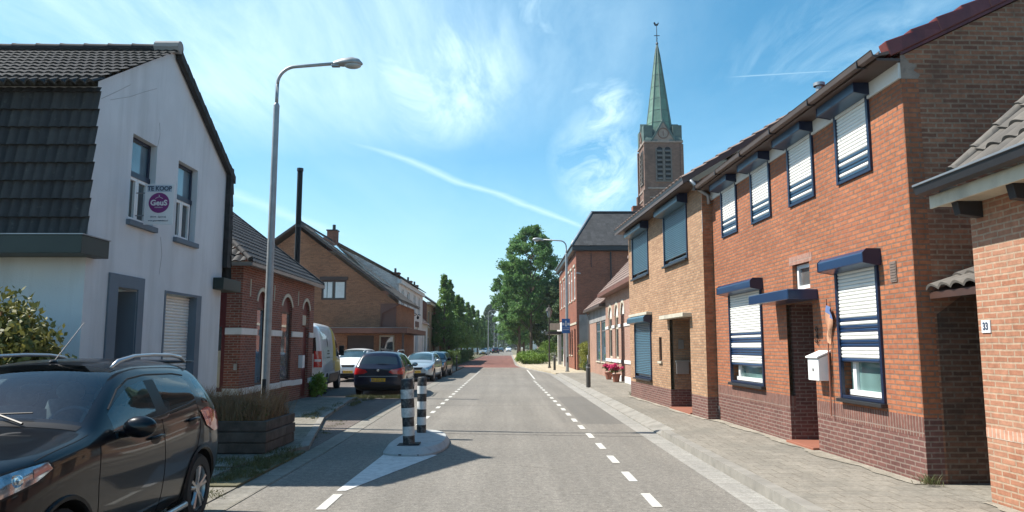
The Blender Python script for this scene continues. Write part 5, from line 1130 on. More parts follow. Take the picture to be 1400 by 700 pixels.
# ---- the black compact SUV in the left foreground
def suv():
    root = thing('parked_car', 'black compact SUV with silver roof rails parked in the left foreground', 'car', (-3.70, 4.12, .02), R(3.4), group='parked cars along the street')
    rows = [
     (0.00, .32, .60, .66, .60, .78, .56, .86, .48, .90),
     (0.08, .24, .78, .80, .76, .91, .72, .97, .62, 1.01),
     (0.38, .20, .87, .93, .85, 1.00, .81, 1.045, .70, 1.085),
     (0.80, .20, .888, .99, .868, 1.05, .83, 1.09, .73, 1.125),
     (1.16, .20, .888, 1.035, .868, 1.09, .82, 1.12, .75, 1.155),
     (1.30, .20, .888, 1.05, .865, 1.12, .81, 1.175, .745, 1.215),
     (1.52, .20, .888, 1.065, .862, 1.235, .765, 1.30, .705, 1.345),
     (1.85, .20, .888, 1.085, .86, 1.40, .695, 1.465, .63, 1.515),
     (2.10, .20, .888, 1.10, .858, 1.475, .66, 1.55, .60, 1.605),
     (2.38, .20, .888, 1.115, .856, 1.495, .65, 1.575, .595, 1.635),
     (2.48, .20, .888, 1.12, .856, 1.497, .65, 1.58, .592, 1.64),
     (3.05, .20, .888, 1.165, .852, 1.485, .65, 1.575, .59, 1.635),
     (3.30, .20, .888, 1.20, .848, 1.46, .66, 1.565, .585, 1.625),
     (3.42, .20, .888, 1.20, .845, 1.45, .66, 1.555, .58, 1.615),
     (3.62, .22, .886, 1.19, .84, 1.43, .67, 1.53, .58, 1.60),
     (3.74, .24, .88, 1.17, .83, 1.36, .70, 1.47, .60, 1.52),
     (3.93, .27, .86, 1.08, .81, 1.15, .76, 1.20, .68, 1.22),
     (4.03, .33, .80, .98, .77, 1.04, .73, 1.07, .64, 1.09)]
    reg = {}
    for r in (5, 6, 7): reg[(6, r)] = reg[(7, r)] = 2
    reg[(4, 6)] = 3; reg[(4, 7)] = reg[(4, 8)] = 3
    for r in (10, 11): reg[(4, r)] = 4
    reg[(4, 9)] = 1
    reg[(4, 13)] = 4
    for r in (15,): reg[(6, r)] = reg[(7, r)] = 5
    full = car_loft(rows, [MT['paint_black']] * 6, reg, [(.80, .34, .385, .888), (3.32, .34, .385, .888)])
    sk = Skin(full)
    body = split_mesh(full, [0, 1], 'body', [MT['paint_black'], MT['black']], root)
    split_mesh(full, [2], 'windscreen', [MT['car_glass']], root); split_mesh(full, [3], 'side_window', [MT['car_glass']], root)
    split_mesh(full, [4], 'side_window', [MT['car_glass']], root); split_mesh(full, [5], 'rear_window', [MT['car_glass_dark']], root)
    for y in (.80, 3.32):
        for s in (-1, 1): wheel(root, s * .775, y, .335, .20, s, .68, 5)
    for s, v in ((1, 'R'), (-1, 'L')):
        # arch lips and sill
        for y in (.80, 3.32):
            pts = [(y + .40 * math.cos(a), .34 + .40 * math.sin(a)) for a in np.linspace(-.15, math.pi + .15, 22)]
            seam(sk, 'arch_trim', pts, v, root, .022, 'black', .0, 1)
        mb = MB(); mb.tube([(s * .90, 1.25, .27), (s * .93, 1.32, .28), (s * .93, 2.8, .28), (s * .90, 2.88, .27)], .028, 10); o = mb.build('side_step', MT['silver'], root, smooth=True)
        # doors
        seam(sk, 'door_gap', [(1.28, 1.02), (1.24, .75), (1.26, .33), (2.36, .30), (2.42, .7), (2.42, 1.10)], v, root, .0035)
        seam(sk, 'door_gap', [(2.46, .30), (2.95, .32), (3.02, .52), (3.2, .75), (3.30, .95), (3.28, 1.17)], v, root, .0035)
        for (ya, yb, z) in ((2.14, 2.34, .965), (3.0, 3.2, 1.03)):
            a = sk.hit(ya, z, v, .03); b = sk.hit((ya + yb) / 2, z + .006, v, .042); c = sk.hit(yb, z, v, .03)
            mb = MB(); mb.tube([sk.hit(ya - .005, z, v, -.01), a, b, c, sk.hit(yb + .005, z, v, -.01)], [.012, .014, .015, .014, .012], 8); mb.build('door_handle', MT['paint_black'], root, smooth=True)
            patch(sk, 'handle_recess', [(ya - .0 + .1 * math.cos(q) * 1.0 + .1, z - .012 + .045 * math.sin(q)) for q in np.linspace(0, 6.0, 14)], v, MT['black'], root, .002)
        # black window surround line
        seam(sk, 'window_trim', [(1.52, 1.085), (1.9, 1.105), (2.4, 1.13), (3.05, 1.18), (3.28, 1.21)], v, root, .011, 'black', 0)
        seam(sk, 'window_trim', [(1.58, 1.255), (1.85, 1.395), (2.10, 1.47), (2.43, 1.492), (3.05, 1.48), (3.28, 1.455)], v, root, .008, 'black', 0)
        mirror_part(root, s * .87, 1.60, 1.12, s, 'paint_black', 1.)
        # roof rail
        mb = MB(); zz = [(1.98, 1.57), (2.1, 1.62), (2.4, 1.66), (2.8, 1.668), (3.2, 1.66), (3.45, 1.635), (3.6, 1.585)]
        mb.tube([(s * (.575 - .004 * abs(y - 2.6)), y, z) for y, z in zz], [.012, .02, .017, .017, .017, .02, .012], 10); mb.build('roof_rail', MT['silver'], root, smooth=True)
        # lights
        patch(sk, 'headlight', [(.36, .83), (.70, .84), (.95, .90), (1.07, .955), (1.04, 1.00), (.85, .985), (.60, .945), (.36, .92)], 'FR' if s > 0 else 'FL', MT['headlight'], root, .008, .025)
        patch(sk, 'indicator', [(.93, .925), (1.06, .96), (1.035, .99), (.93, .975)], 'FR' if s > 0 else 'FL', MT['lens_pink'], root, .011, .02)
        for aa, zz_, rr_ in ((.66, .895, .052), (.82, .93, .038)):
            q_ = sk.hit(aa, zz_, 'FR' if s > 0 else 'FL', .010)
            mb = MB(); mb.lathe([(0, -.012), (rr_ * .55, -.010), (rr_ * .62, 0), (rr_, -.006), (rr_, .004)], tuple(q_), 'y', 20); mb.build('lamp_reflector', [MT['chrome']], root, smooth=True, auto=35)
        patch(sk, 'headlight_surround', [(.34, .815), (.70, .825), (.97, .888), (1.09, .955), (1.05, 1.012), (.85, .998), (.60, .958), (.34, .932)], 'FR' if s > 0 else 'FL', MT['black'], root, .004, .03)
        p = sk.hit(s * .62, .68, 'F', .0)
        mb = MB(); mb.lathe([(.085, -.02), (.085, -.035), (.06, -.03), (.055, -.005)], tuple(p + Vector((0, 0, 0))), 'y', 24); fo = mb.build('fog_lamp', MT['chrome'], root, smooth=True, auto=40)
        mb = MB(); mb.lathe([(0, -.022), (.057, -.018)], tuple(p), 'y', 24); mb.build('lens', MT['headlight'], fo)
        patch(sk, 'tail_light', [(.62, .86), (.86, .86), (1.02, .94), (1.10, 1.10), (.95, 1.12), (.75, 1.06), (.62, 1.02)], 'BR' if s > 0 else 'BL', MT['red_lens'], root, .01, .03)
    patch(sk, 'grille', [(-.42, .86), (.42, .86), (.36, .80), (-.36, .80)], 'F', MT['chrome'], root, .01)
    patch(sk, 'lower_grille', [(-.52, .70), (.52, .70), (.42, .42), (-.42, .42)], 'F', MT['black'], root, .008)
    plate(root, -.035, .56, '4-KHT-82', False)
    seam(sk, 'bonnet_gap', [(.80, .55), (.805, 1.0), (.80, 1.2)], 'T', root, .0035, 'black', 0)
    seam(sk, 'bonnet_gap', [(-.80, .55), (-.805, 1.0), (-.80, 1.2)], 'T', root, .0035, 'black', 0)
    # wipers
    mb = MB(); mb.tube([sk.hit(-.55, 1.22, 'T', .02), sk.hit(-.1, 1.30, 'T', .03), sk.hit(.35, 1.33, 'T', .035)], [.010, .009, .006], 6); w_ = mb.build('wiper', MT['black'], root)
    mb = MB(); mb.tube([sk.hit(.35, 1.20, 'T', .02), sk.hit(.05, 1.34, 'T', .03), sk.hit(-.25, 1.36, 'T', .035)], [.010, .009, .006], 6); mb.build('wiper', MT['black'], root)
    patch(sk, 'cowl_grille', [(-.72, 1.19), (.72, 1.19), (.72, 1.27), (-.72, 1.27)], 'T', MT['black'], root, .003)
    mb = MB(); mb.tube([(.05, 2.18, 1.62), (.16, 2.02, 1.64), (.30, 2.22, 1.95)] if 0 else [(.0, 2.2, 1.61), (.11, 2.44, 1.96)], [.005, .0025], 6); mb.ellip((0, 2.2, 1.615), (.03, .05, .018)); mb.build('antenna', MT['dark_metal'], root)
    mb = MB(); mb.ellip((0, 3.74, 1.585), (.62, .17, .025), 20); mb.build('spoiler', MT['paint_black'], root, smooth=True)
    # cabin
    mb = MB(); mb.prismz([(-.72, 1.36), (.72, 1.36), (.72, 1.66), (-.72, 1.66)], .98, 1.11); mb.ellip((0, 1.5, 1.09), (.7, .2, .06), 16); mb.build('dashboard', MT['dash'], root, smooth=False)
    mb = MB(); mb.box(-.8, .8, 1.3, 3.7, .28, .55); mb.build('cabin_floor', MT['black'], root)
    mb = MB(); cen = Vector((.36, 1.80, 1.06)); ax = Vector((0, -.42, .9))
    mb.tube([cen + Vector((.19 * math.cos(q), .19 * math.sin(q) * .42 / 1, .19 * math.sin(q))) for q in np.linspace(0, 2 * math.pi, 25)], .016, 8); mb.tube([cen + Vector((-.18, 0, 0)), cen + Vector((.18, 0, 0))], .02, 6); mb.tube([cen, cen + Vector((0, -.2, -.12))], .03, 6); mb.build('steering_wheel', MT['seat'], root)
    for y in (2.25, 3.05):
        for x in (-.37, .37):
            mb = MB(); mb.prismu([(0, 0), (0, 0), (0, 0)], 0, 0) if 0 else None
            mb.tube([(x, y + .05, .6), (x, y + .13, .9), (x, y + .2, 1.2)], [.22, .24, .19], 12); st = mb.build('seat', MT['seat'], root, smooth=True, auto=50)
            mb = MB(); mb.ellip((x, y + .20, 1.30), (.14, .06, .10), 14); mb.build('headrest', MT['seat'], st, smooth=True)
    mb = MB(); mb.ellip((0, 1.98, 1.40), (.13, .03, .045), 14); mb.build('rear_view_mirror', MT['black'], root, smooth=True)
    root.scale = (1, 1, .975)
    return root
suv()

def hatch(L, H, W, hz, bz, yc, yh, yr, glass_low=.0):
    b = (yh + yr) / 2
    def tz(f): return H - .02 * abs(f)
    rows = [
     (0, .30, W * .74, .52, W * .74, .60, W * .70, .65, W * .60, .68),
     (.10, .19, W * .92, hz - .28, W * .90, hz - .20, W * .84, hz - .16, W * .72, hz - .13),
     (.42, .17, W * .985, hz - .13, W * .965, hz - .07, W * .90, hz - .035, W * .80, hz - .01),
     (yc, .17, W, bz - .03, W * .975, hz - .0, W * .92, hz + .03, W * .84, hz + .06),
     (yc + .12, .17, W, bz - .01, W * .972, hz + .05, W * .905, hz + .09, W * .835, hz + .13),
     ((yc + yh) / 2 + .02, .17, W, bz, W * .97, (hz + H) / 2 - .04, W * .82, (hz + H) / 2 + .03, W * .76, (hz + H) / 2 + .08),
     (yh, .17, W, bz + .01, W * .968, H - .17, W * .745, H - .085, W * .68, H - .035),
     (b - .05, .17, W, bz + .025, W * .966, H - .15, W * .735, H - .06, W * .67, H),
     (b + .05, .17, W, bz + .03, W * .966, H - .15, W * .735, H - .06, W * .67, H),
     (yr - .30, .17, W, bz + .06, W * .96, H - .16, W * .735, H - .075, W * .66, H - .02),
     (yr - .18, .17, W, bz + .065, W * .958, H - .17, W * .735, H - .08, W * .66, H - .03),
     (yr, .18, W, bz + .06, W * .95, H - .22, W * .75, H - .12, W * .67, H - .07),
     (yr + .08, .19, W * .99, bz + .04, W * .945, H - .30, W * .77, H - .19, W * .69, H - .15),
     (L - .14, .22, W * .97, bz - .02, W * .92, bz + .05, W * .87, bz + .09, W * .80, bz + .11),
     (L, .32, W * .88, bz - .16, W * .86, bz - .08, W * .80, bz - .05, W * .70, bz - .03)]
    reg = {}
    for r in (4, 5): reg[(6, r)] = reg[(7, r)] = 2
    reg[(4, 5)] = reg[(4, 6)] = 3; reg[(4, 8)] = 4; reg[(4, 10)] = 4; reg[(4, 7)] = 1
    reg[(6, 12)] = reg[(7, 12)] = 5
    return rows, reg
def car(label, paint, L, H, W, hz, bz, yc, yh, yr, fa, ra, rw, loc, rz, trim='black', glass='car_glass_dark', front=True, plate_txt='', rails=False):
    root = thing('parked_car', label, 'car', loc, rz, group='parked cars along the street')
    rows, reg = hatch(L, H, W, hz, bz, yc, yh, yr)
    full = car_loft(rows, [MT[paint]] * 6, reg, [(fa, rw + .01, rw + .05, W), (ra, rw + .01, rw + .05, W)])
    sk = Skin(full)
    split_mesh(full, [0, 1], 'body', [MT[paint], MT[trim]], root)
    for i, n in ((2, 'windscreen'), (3, 'side_window'), (4, 'side_window'), (5, 'rear_window')): split_mesh(full, [i], n, [MT[glass]], root)
    for y in (fa, ra):
        for s in (-1, 1): wheel(root, s * (W - .11), y, rw, .19, s, .64, 6, 'alu')
    for s, v in ((1, 'R'), (-1, 'L')):
        mirror_part(root, s * W * .97, yc + .48, bz + .06, s, paint, .9)
        seam(sk, 'door_gap', [(yc + .12, bz - .04), (yc + .1, .35), ((yh + yr) / 2, .30), ((yh + yr) / 2, bz)], v, root, .004)
        seam(sk, 'door_gap', [((yh + yr) / 2, .30), (ra - rw - .08, .32), (ra - .1, .8), (yr - .2, bz + .04)], v, root, .004)
        for yy in ((yh + yr) / 2 - .2, yr - .35):
            mb = MB(); mb.tube([sk.hit(yy, bz - .1, v, 0), sk.hit(yy + .02, bz - .1, v, .03), sk.hit(yy + .16, bz - .1, v, .03), sk.hit(yy + .18, bz - .1, v, 0)], .012, 6); mb.build('door_handle', MT[paint], root)
        patch(sk, 'headlight', [(.30, hz - .34), (.62, hz - .36), (.88, hz - .22), (.92, hz - .12), (.70, hz - .13), (.40, hz - .20)], 'FR' if s > 0 else 'FL', MT['headlight'], root, .008, .03)
        patch(sk, 'tail_light', [(.26, bz - .14), (.36, bz - .20), (.70, bz - .22), (.98, bz - .10), (.98, bz + .03), (.66, bz + .01), (.32, bz - .06)], 'BR' if s > 0 else 'BL', MT['red_lens'], root, .009, .03)
        if rails:
            mb = MB(); mb.tube([(s * W * .68, yh + .1, H - .06), (s * W * .68, yh + .2, H + .01), (s * W * .67, yr - .3, H + .01), (s * W * .67, yr - .1, H - .05)], .016, 8); mb.build('roof_rail', MT['silver'], root, smooth=True)
    patch(sk, 'grille', [(-.34, hz - .20), (.34, hz - .20), (.28, hz - .31), (-.28, hz - .31)], 'F', MT['black'], root, .008)
    patch(sk, 'lower_grille', [(-.5, .42), (.5, .42), (.42, .27), (-.42, .27)], 'F', MT['black'], root, .006)
    p = sk.hit(0, .48, 'F', 0); plate(root, p.y - .03, .49, plate_txt, False)
    p = sk.hit(0, .60, 'B', 0); plate(root, p.y + .03, .58, plate_txt, True)
    patch(sk, 'rear_bumper_trim', [(-.70, .34), (.70, .34), (.66, .24), (-.66, .24)], 'B', MT['black'], root, .006)
    seam(sk, 'tailgate_gap', [(-W * .86, bz - .02), (-W * .82, .72), (W * .82, .72), (W * .86, bz - .02)], 'B', root, .005)
    seam(sk, 'bumper_strip', [(-W * .74, .70), (W * .74, .70)], 'B', root, .012, 'zinc')
    mb = MB(); mb.tube([sk.hit(-.35, bz + .12, 'B', .02), sk.hit(.05, bz + .13, 'B', .02)], .009, 5); mb.build('rear_wiper', MT['black'], root)
    mb = MB(); q = sk.hit(0, bz - .08, 'B', .01); mb.lathe([(0, 0), (.045, 0), (.045, .01), (0, .012)], tuple(q), 'y', 16); mb.build('badge', MT['chrome'], root)
    mb = MB(); mb.tube([(0, yr - .25, H - .03), (0, yr - .02, H + .16)], [.006, .003], 5); mb.build('antenna', MT['black'], root)
    for y in (yh + .55, yr - .25):
        pass
    return root
# dark blue family hatch seen from behind
car('midnight blue hatchback seen from behind with bright red tail lights', 'paint_navy', 4.45, 1.57, .89, .98, .98, 1.02, 1.85, 4.0, .86, 3.45, .32, (-4.56, 30.1, .012), R(180 + 1.5), plate_txt='85-ZD-XJ', rails=True)
car('pale silver-blue hatchback facing the camera behind the dark blue car', 'paint_silver', 3.82, 1.46, .82, .90, .95, .95, 1.65, 3.45, .78, 3.25, .30, (-4.50, 36.6, .012), R(-3), glass='car_glass_mid', plate_txt='39-TR-HV')
car('black hatchback parked last in the bay behind the silver-blue car', 'paint_black', 3.95, 1.46, .83, .92, .95, .98, 1.7, 3.5, .80, 3.3, .30, (-4.38, 42.2, .012), R(-3), glass='car_glass_mid', plate_txt='57-GP-LN')
car('white family car facing the camera under the brown canopy', 'paint_white', 4.3, 1.62, .89, 1.02, 1.03, 1.0, 1.75, 3.9, .85, 3.45, .32, (-7.75, 36.2, .02), R(0), glass='car_glass_mid', plate_txt='24-RF-KS')

# ---- delivery van
def van():
    L, H, W = 5.9, 2.62, .99
    root = thing('delivery_van', 'white high-roof delivery van with yellow front livery beside the small brick house', 'van', (-8.03, 31.9, .02), R(180 + 5.5))
    rows = [(0, .35, .75, .80, .74, .95, .70, 1.02, .6, 1.05), (.12, .26, .92, 1.0, .90, 1.12, .86, 1.17, .76, 1.2), (.75, .25, .98, 1.2, .96, 1.3, .92, 1.34, .86, 1.38),
            (.95, .25, .99, 1.25, .97, 1.45, .93, 1.50, .86, 1.55), (1.35, .25, .99, 1.25, .98, 1.95, .86, 2.02, .80, 2.08), (1.6, .25, .99, 1.25, .98, 2.05, .86, 2.3, .76, 2.38), (2.1, .25, .99, 1.25, .985, 2.08, .88, 2.48, .76, 2.58),
            (2.2, .25, .99, 1.25, .985, 2.08, .88, 2.49, .76, 2.6), (4, .25, .99, 1.25, .985, 2.1, .88, 2.50, .76, 2.62), (5.6, .25, .99, 1.25, .985, 2.1, .88, 2.48, .76, 2.60), (5.82, .3, .98, 1.25, .97, 2.08, .86, 2.44, .74, 2.54), (5.9, .34, .95, 1.25, .94, 2.05, .83, 2.38, .72, 2.46)]
    reg = {(6, 3): 2, (7, 3): 2, (6, 2): 2, (7, 2): 2, (4, 4): 3, (4, 5): 3}
    full = car_loft(rows, [MT['paint_white']] * 4, reg, [(1.0, .35, .40, .99), (4.6, .35, .40, .99)]); sk = Skin(full)
    split_mesh(full, [0, 1], 'body', [MT['paint_white'], MT['black']], root); split_mesh(full, [2], 'windscreen', [MT['car_glass_dark']], root); split_mesh(full, [3], 'side_window', [MT['car_glass_dark']], root)
    for y in (1.0, 4.6):
        for s in (-1, 1): wheel(root, s * .87, y, .34, .22, s, .6, 6, 'zinc')
    for s, v in ((1, 'R'), (-1, 'L')):
        # livery
        patch(sk, 'yellow_livery', [(.35, .75), (2.5, .72), (3.3, 1.0), (2.9, 1.6), (2.7, 2.45), (2.1, 2.45), (2.2, 1.3), (1.5, 1.2), (.9, 1.22), (.4, 1.0)], v, MT['paint_yellow'], root, .004, .06)
        patch(sk, 'grey_livery', [(2.5, .78), (5.3, .78), (5.1, 1.05), (3.6, 1.2), (2.6, 1.15)], v, MT['livery_grey'], root, .004, .06)
        patch(sk, 'side_trim', [(1.5, .36), (4.1, .36), (4.1, .70), (1.5, .70)], v, MT['black'], root, .02, .08)
        seam(sk, 'door_gap', [(2.15, 2.2), (2.15, .4)], v, root, .006); seam(sk, 'sliding_rail', [(2.2, 1.3), (5.4, 1.3)], v, root, .01, 'zinc')
        mb = MB(); mb.box(s * 1.08 - .1, s * 1.08 + .1, 1.30, 1.42, 1.35, 1.75); mb.tube([(s * .95, 1.35, 1.4), (s * 1.08, 1.35, 1.45)], .03, 6); mb.build('door_mirror', MT['black'], root, bevel=.03)
        patch(sk, 'tail_light', [(.50, .98), (.74, .98), (.74, 1.55), (.50, 1.55)], 'BR' if s > 0 else 'BL', MT['red_lens'], root, .012, .05)
        patch(sk, 'reversing_light', [(.52, 1.18), (.70, 1.18), (.70, 1.26), (.52, 1.26)], 'BR' if s > 0 else 'BL', MT['paint_white'], root, .018, .05)
        patch(sk, 'rear_window', [(s * .12, 1.45), (s * .78, 1.45), (s * .74, 2.02), (s * .12, 2.02)], 'B', MT['car_glass_dark'], root, .006, .08)
        # logo: a dark green plant-like mark with lines of lettering
        p = sk.hit(4.3, 1.9, v, .012)
        mb = MB(); mb.prismz([(0, 0), (0, 0), (0, 0)], 0, 0)
        patch(sk, 'logo_mark', [(4.22, 1.66), (4.34, 1.70), (4.42, 1.9), (4.30, 2.06), (4.20, 1.95), (4.16, 1.8)], v, MT['leaf_dark'] if 0 else MT['green_trim'], root, .008, .04)
        e = (R(90), 0, R(90) * s)
        q = sk.hit(4.15, 1.50, v, .014); text_mesh('livery_text', 'Bakker', .15, MT['green_trim'], tuple(q), e, root) if 0 else None
        for z_, w_ in ((1.52, .5), (1.42, .62), (1.28, .8)): patch(sk, 'livery_line', [(3.95, z_), (3.95 + w_, z_), (3.95 + w_, z_ + .05), (3.95, z_ + .05)], v, MT['green_trim'], root, .008, .05)
        q = sk.hit(3.1, .98, v, .016); text_mesh('livery_number', '33 3', .26, MT['sign_white'], tuple(q), e, root)
    seam(sk, 'door_gap', [(0, .5), (0, 2.4)], 'B', root, .006)
    patch(sk, 'rear_bumper', [(-.9, .30), (.9, .30), (.9, .52), (-.9, .52)], 'B', MT['black'], root, .03, .08)
    plate(root, 5.93, .8, 'V-318-GB', True)
    return root
van()
# ================================================================ STREET FURNITURE
def street_lamp(label, loc, H, reach, side, r0=.085, group='street lamps along the road', box=False, headl=.66):
    t = thing('street_lamp', label, 'street lamp', loc, 0, group)
    zj = H - 1.0; zb = H - .35
    mb = MB(); mb.tube([(0, 0, 0), (0, 0, zj)], [r0 * 1.05, r0 * .78], 16); mb.lathe([(r0 * .8, zj - .02), (r0 * .82, zj), (r0 * .5, zj + .06)], (0, 0, 0), 'z', 16); mb.build('pole', MT['galv'], t, smooth=True, auto=40)
    pts = [(0, 0, zj), (0, 0, zb - .15)]
    for k in range(9):
        a = math.pi / 2 * k / 8; pts.append((side * .42 * (1 - math.cos(a)), 0, zb - .15 + .42 * math.sin(a)))
    pts.append((side * reach, 0, zb + .27 + .07))
    mb = MB(); mb.tube(pts, r0 * .44, 12); mb.build('arm', MT['galv'], t, smooth=True)
    x0 = side * reach; z = zb + .34; L = headl
    mb = MB(); vs = []
    prof = [(0, .045, .05, -.05), (.08, .07, .075, -.055), (.3, .13, .12, -.06), (.65, .17, .15, -.055), (.88, .12, .11, -.045), (1., .03, .02, -.03)]
    for f, w_, up, dn in prof:
        for k in range(16):
            q = 2 * math.pi * k / 16; s_ = math.sin(q); vs.append((x0 + side * f * L, w_ * math.cos(q), z + (up * s_ if s_ > 0 else -dn * s_ * .9)))
    mb.add(vs, [(i * 16 + k, i * 16 + (k + 1) % 16, (i + 1) * 16 + (k + 1) % 16, (i + 1) * 16 + k) for i in range(5) for k in range(16)] + [tuple(range(16)), tuple(range(80, 96))])
    hd = mb.build('lamp_head', MT['galv'], t, smooth=True, auto=60)
    mb = MB(); mb.ellip((x0 + side * .66 * L, 0, z - .04), (.30 * L, .13, .075), 18); mb.build('lamp_glass', M('lamp_bowl', (.35, .38, .38), .15, coat=.5), hd, smooth=True)
    mb = MB(); mb.box(x0 + side * .06 * L - .08, x0 + side * .06 * L + .1, -.055, .055, z - .075, z - .03); mb.build('gear_box', MT['zinc'], hd, bevel=.01)
    mb = MB(); mb.lathe([(r0 * 1.5, 0), (r0 * 1.5, .02), (r0 * 1.1, .05)], (0, 0, 0), 'z', 16); mb.box(-.04, .04, -r0 - .012, -r0 + .02, .6, .95); mb.build('base_collar', MT['dark_metal'], t)
    return t
lamp = street_lamp('tall grey street lamp rising from the planter beside the white house', (-5.23, 16.2, .08), 8.05, 1.26, 1)
lamp2 = street_lamp('grey street lamp with a blue sign on its pole on the right pavement', (3.92, 49, .1), 8.75, 1.55, -1, .10, headl=.72)
s = thing('street_sign', 'blue information sign with white symbol fixed to the right lamp pole', 'sign', (3.84, 48.88, 2.6))
mb = MB(); mb.box(-.27, .27, -.02, .0, .0, .95); b = mb.build('panel', MT['blue_sign'], s, bevel=.004)
mb = MB(); mb.box(-.24, -.1, -.026, -.02, .52, .68); mb.box(.1, .24, -.026, -.02, .52, .68); mb.box(-.06, .06, -.026, -.02, .45, .55); mb.box(-.035, .035, -.026, -.02, .55, .74); mb.ellip((0, -.023, .78), (.05, .004, .05)); mb.box(-.2, .2, -.026, -.02, .22, .25); mb.box(-.24, .24, -.026, -.02, .34, .36)
mb.build('white_symbol', MT['sign_white'], b)
mb = MB(); mb.box(-.2, .2, 0, .03, .2, .24); mb.box(-.2, .2, 0, .03, .7, .74); mb.build('clamp', MT['zinc'], s)
# lantern
t = thing('lantern_post', 'slim dark post with an old-fashioned glass lantern on the plaza', 'street lamp', (3.22, 57.4, .1))
mb = MB(); mb.tube([(0, 0, 0), (0, 0, .9), (0, 0, 3.85)], [.09, .055, .045], 12); mb.lathe([(.12, 0), (.12, .1), (.09, .12)], (0, 0, 0), 'z', 12); mb.tube([(-.25, 0, 3.5), (.25, 0, 3.5)], .018, 6); mb.build('post', MT['post_dark'], t)
mb = MB(); mb.lathe([(.10, 3.86), (.24, 4.36)], (0, 0, 0), 'z', 6); lg = mb.build('lantern_glass', MT['glass_sky'], t)
mb = MB(); mb.lathe([(.29, 4.36), (.16, 4.6), (.06, 4.66), (.05, 4.8), (0, 4.86)], (0, 0, 0), 'z', 6); mb.build('lantern_cap', MT['post_dark'], t)
mb = MB()
for k in range(6):
    q = 2 * math.pi * k / 6; mb.tube([(.10 * math.cos(q), .10 * math.sin(q), 3.86), (.24 * math.cos(q), .24 * math.sin(q), 4.36)], .012, 5)
mb.build('lantern_frame', MT['post_dark'], lg)
s = thing('hanging_sign', 'pale hanging shop sign on a bracket near the lantern post', 'sign', (3.9, 61.5, 0))
mb = MB(); mb.box(-.45, .45, -.04, .04, 3.1, 3.65); b = mb.build('board', MT['cream'], s, bevel=.01); mb = MB(); mb.box(-.5, .9, -.02, .02, 3.75, 3.8); mb.tube([(-.35, 0, 3.65), (-.35, 0, 3.78)], .01, 5); mb.tube([(.35, 0, 3.65), (.35, 0, 3.78)], .01, 5); mb.build('bracket', MT['dark_metal'], s)
# bollards and posts
def post(label, loc, h, r=.055, group='dark posts along the pavements', m='post_dark'):
    t = thing('bollard', label, 'bollard', loc, 0, group)
    mb = MB(); mb.lathe([(r * 1.02, 0), (r, .05), (r, h - .06), (r * .9, h - .015), (0, h)], (0, 0, 0), 'z', 14); mb.build('shaft', MT[m], t, smooth=True, auto=40)
    mb = MB(); mb.lathe([(r + .003, h - .17), (r + .006, h - .165), (r + .006, h - .12), (r + .003, h - .115)], (0, 0, 0), 'z', 14); mb.build('reflector_band', MT['zinc'], t); return t
post('dark brown bollard standing alone on the right pavement', (3.22, 29.8, .12), .92, .09)
post('dark bollard between the lantern post and the right street lamp', (3.28, 52.1, .1), 1.05, .085)
post('left one of two short posts at the far end of the parking bay', (-3.8, 47.5, .1), 1.0)
post('right one of two short posts at the far end of the parking bay', (-3.45, 50.5, .1), 1.05)
# traffic island with two banded bollards
isl = thing('traffic_island', 'pale concrete traffic island between cycle lane and road', 'traffic island', (-1.55, 14, 0))
def ring(rx0, rx1, y0, y1, n=28):
    out = []
    cx_ = -1.50
    P = [(-2.02, 12.35), (-1.88, 12.02), (-1.42, 11.92), (-1.16, 12.2), (-1.04, 12.8), (-1.05, 13.7), (-1.18, 14.4), (-1.42, 14.8), (-1.70, 14.8), (-1.90, 14.3), (-2.0, 13.5)]
    c = Vector((-1.55, 13.4))
    return [((c + (Vector(p) - c) * (1 - rx0))) for p in P]
def smoothloop(P, k=4):
    n = len(P); out = []
    for i in range(n):
        p0, p1, p2, p3 = P[i - 1], P[i], P[(i + 1) % n], P[(i + 2) % n]
        for j in range(k):
            t_ = j / k; out.append(.5 * ((2 * p1) + (p2 - p0) * t_ + (2 * p0 - 5 * p1 + 4 * p2 - p3) * t_ * t_ + (3 * p1 - p0 - 3 * p2 + p3) * t_ ** 3))
    return out
def isl_ring(f, z): return [(p.x, p.y, z) for p in smoothloop(ring(f, 0, 0, 0))]
A_ = [isl_ring(0, 0), isl_ring(0, .035), isl_ring(.12, .12), isl_ring(.16, .125), isl_ring(.2, .122)]
n = len(A_[0]); mb = MB(WORLD)
for k in range(2): mb.add(A_[k] + A_[k + 1], [(i, (i + 1) % n, n + (i + 1) % n, n + i) for i in range(n)])
kb = mb.build('sloping_kerb', MT['island'], isl, smooth=True, auto=50)
mb = MB(WORLD)
for k in range(2, 4): mb.add(A_[k] + A_[k + 1], [(i, (i + 1) % n, n + (i + 1) % n, n + i) for i in range(n)])
mb.add(A_[4], [tuple(range(n))]); mb.build('top_slab', MT['island'], isl)
mb = MB(WORLD); mb.prismz([(-1.72, 11.94), (-1.40, 11.92), (-1.40, 12.02), (-1.72, 12.03)], .02, .037); mb.build('drain_slot', MT['black'], kb)
bandm = M('black_band', (.02, .021, .022), .55, var=.3, vs=9, dirt=(.2, .2, .19), ds=14)
bandw = M('scuffed_white_band', (.60, .60, .57), .6, var=.1, vs=9, dirt=(.08, .08, .08), ds=7)
bandw2 = M('clean_white_band', (.66, .66, .63), .6, var=.05, vs=9)
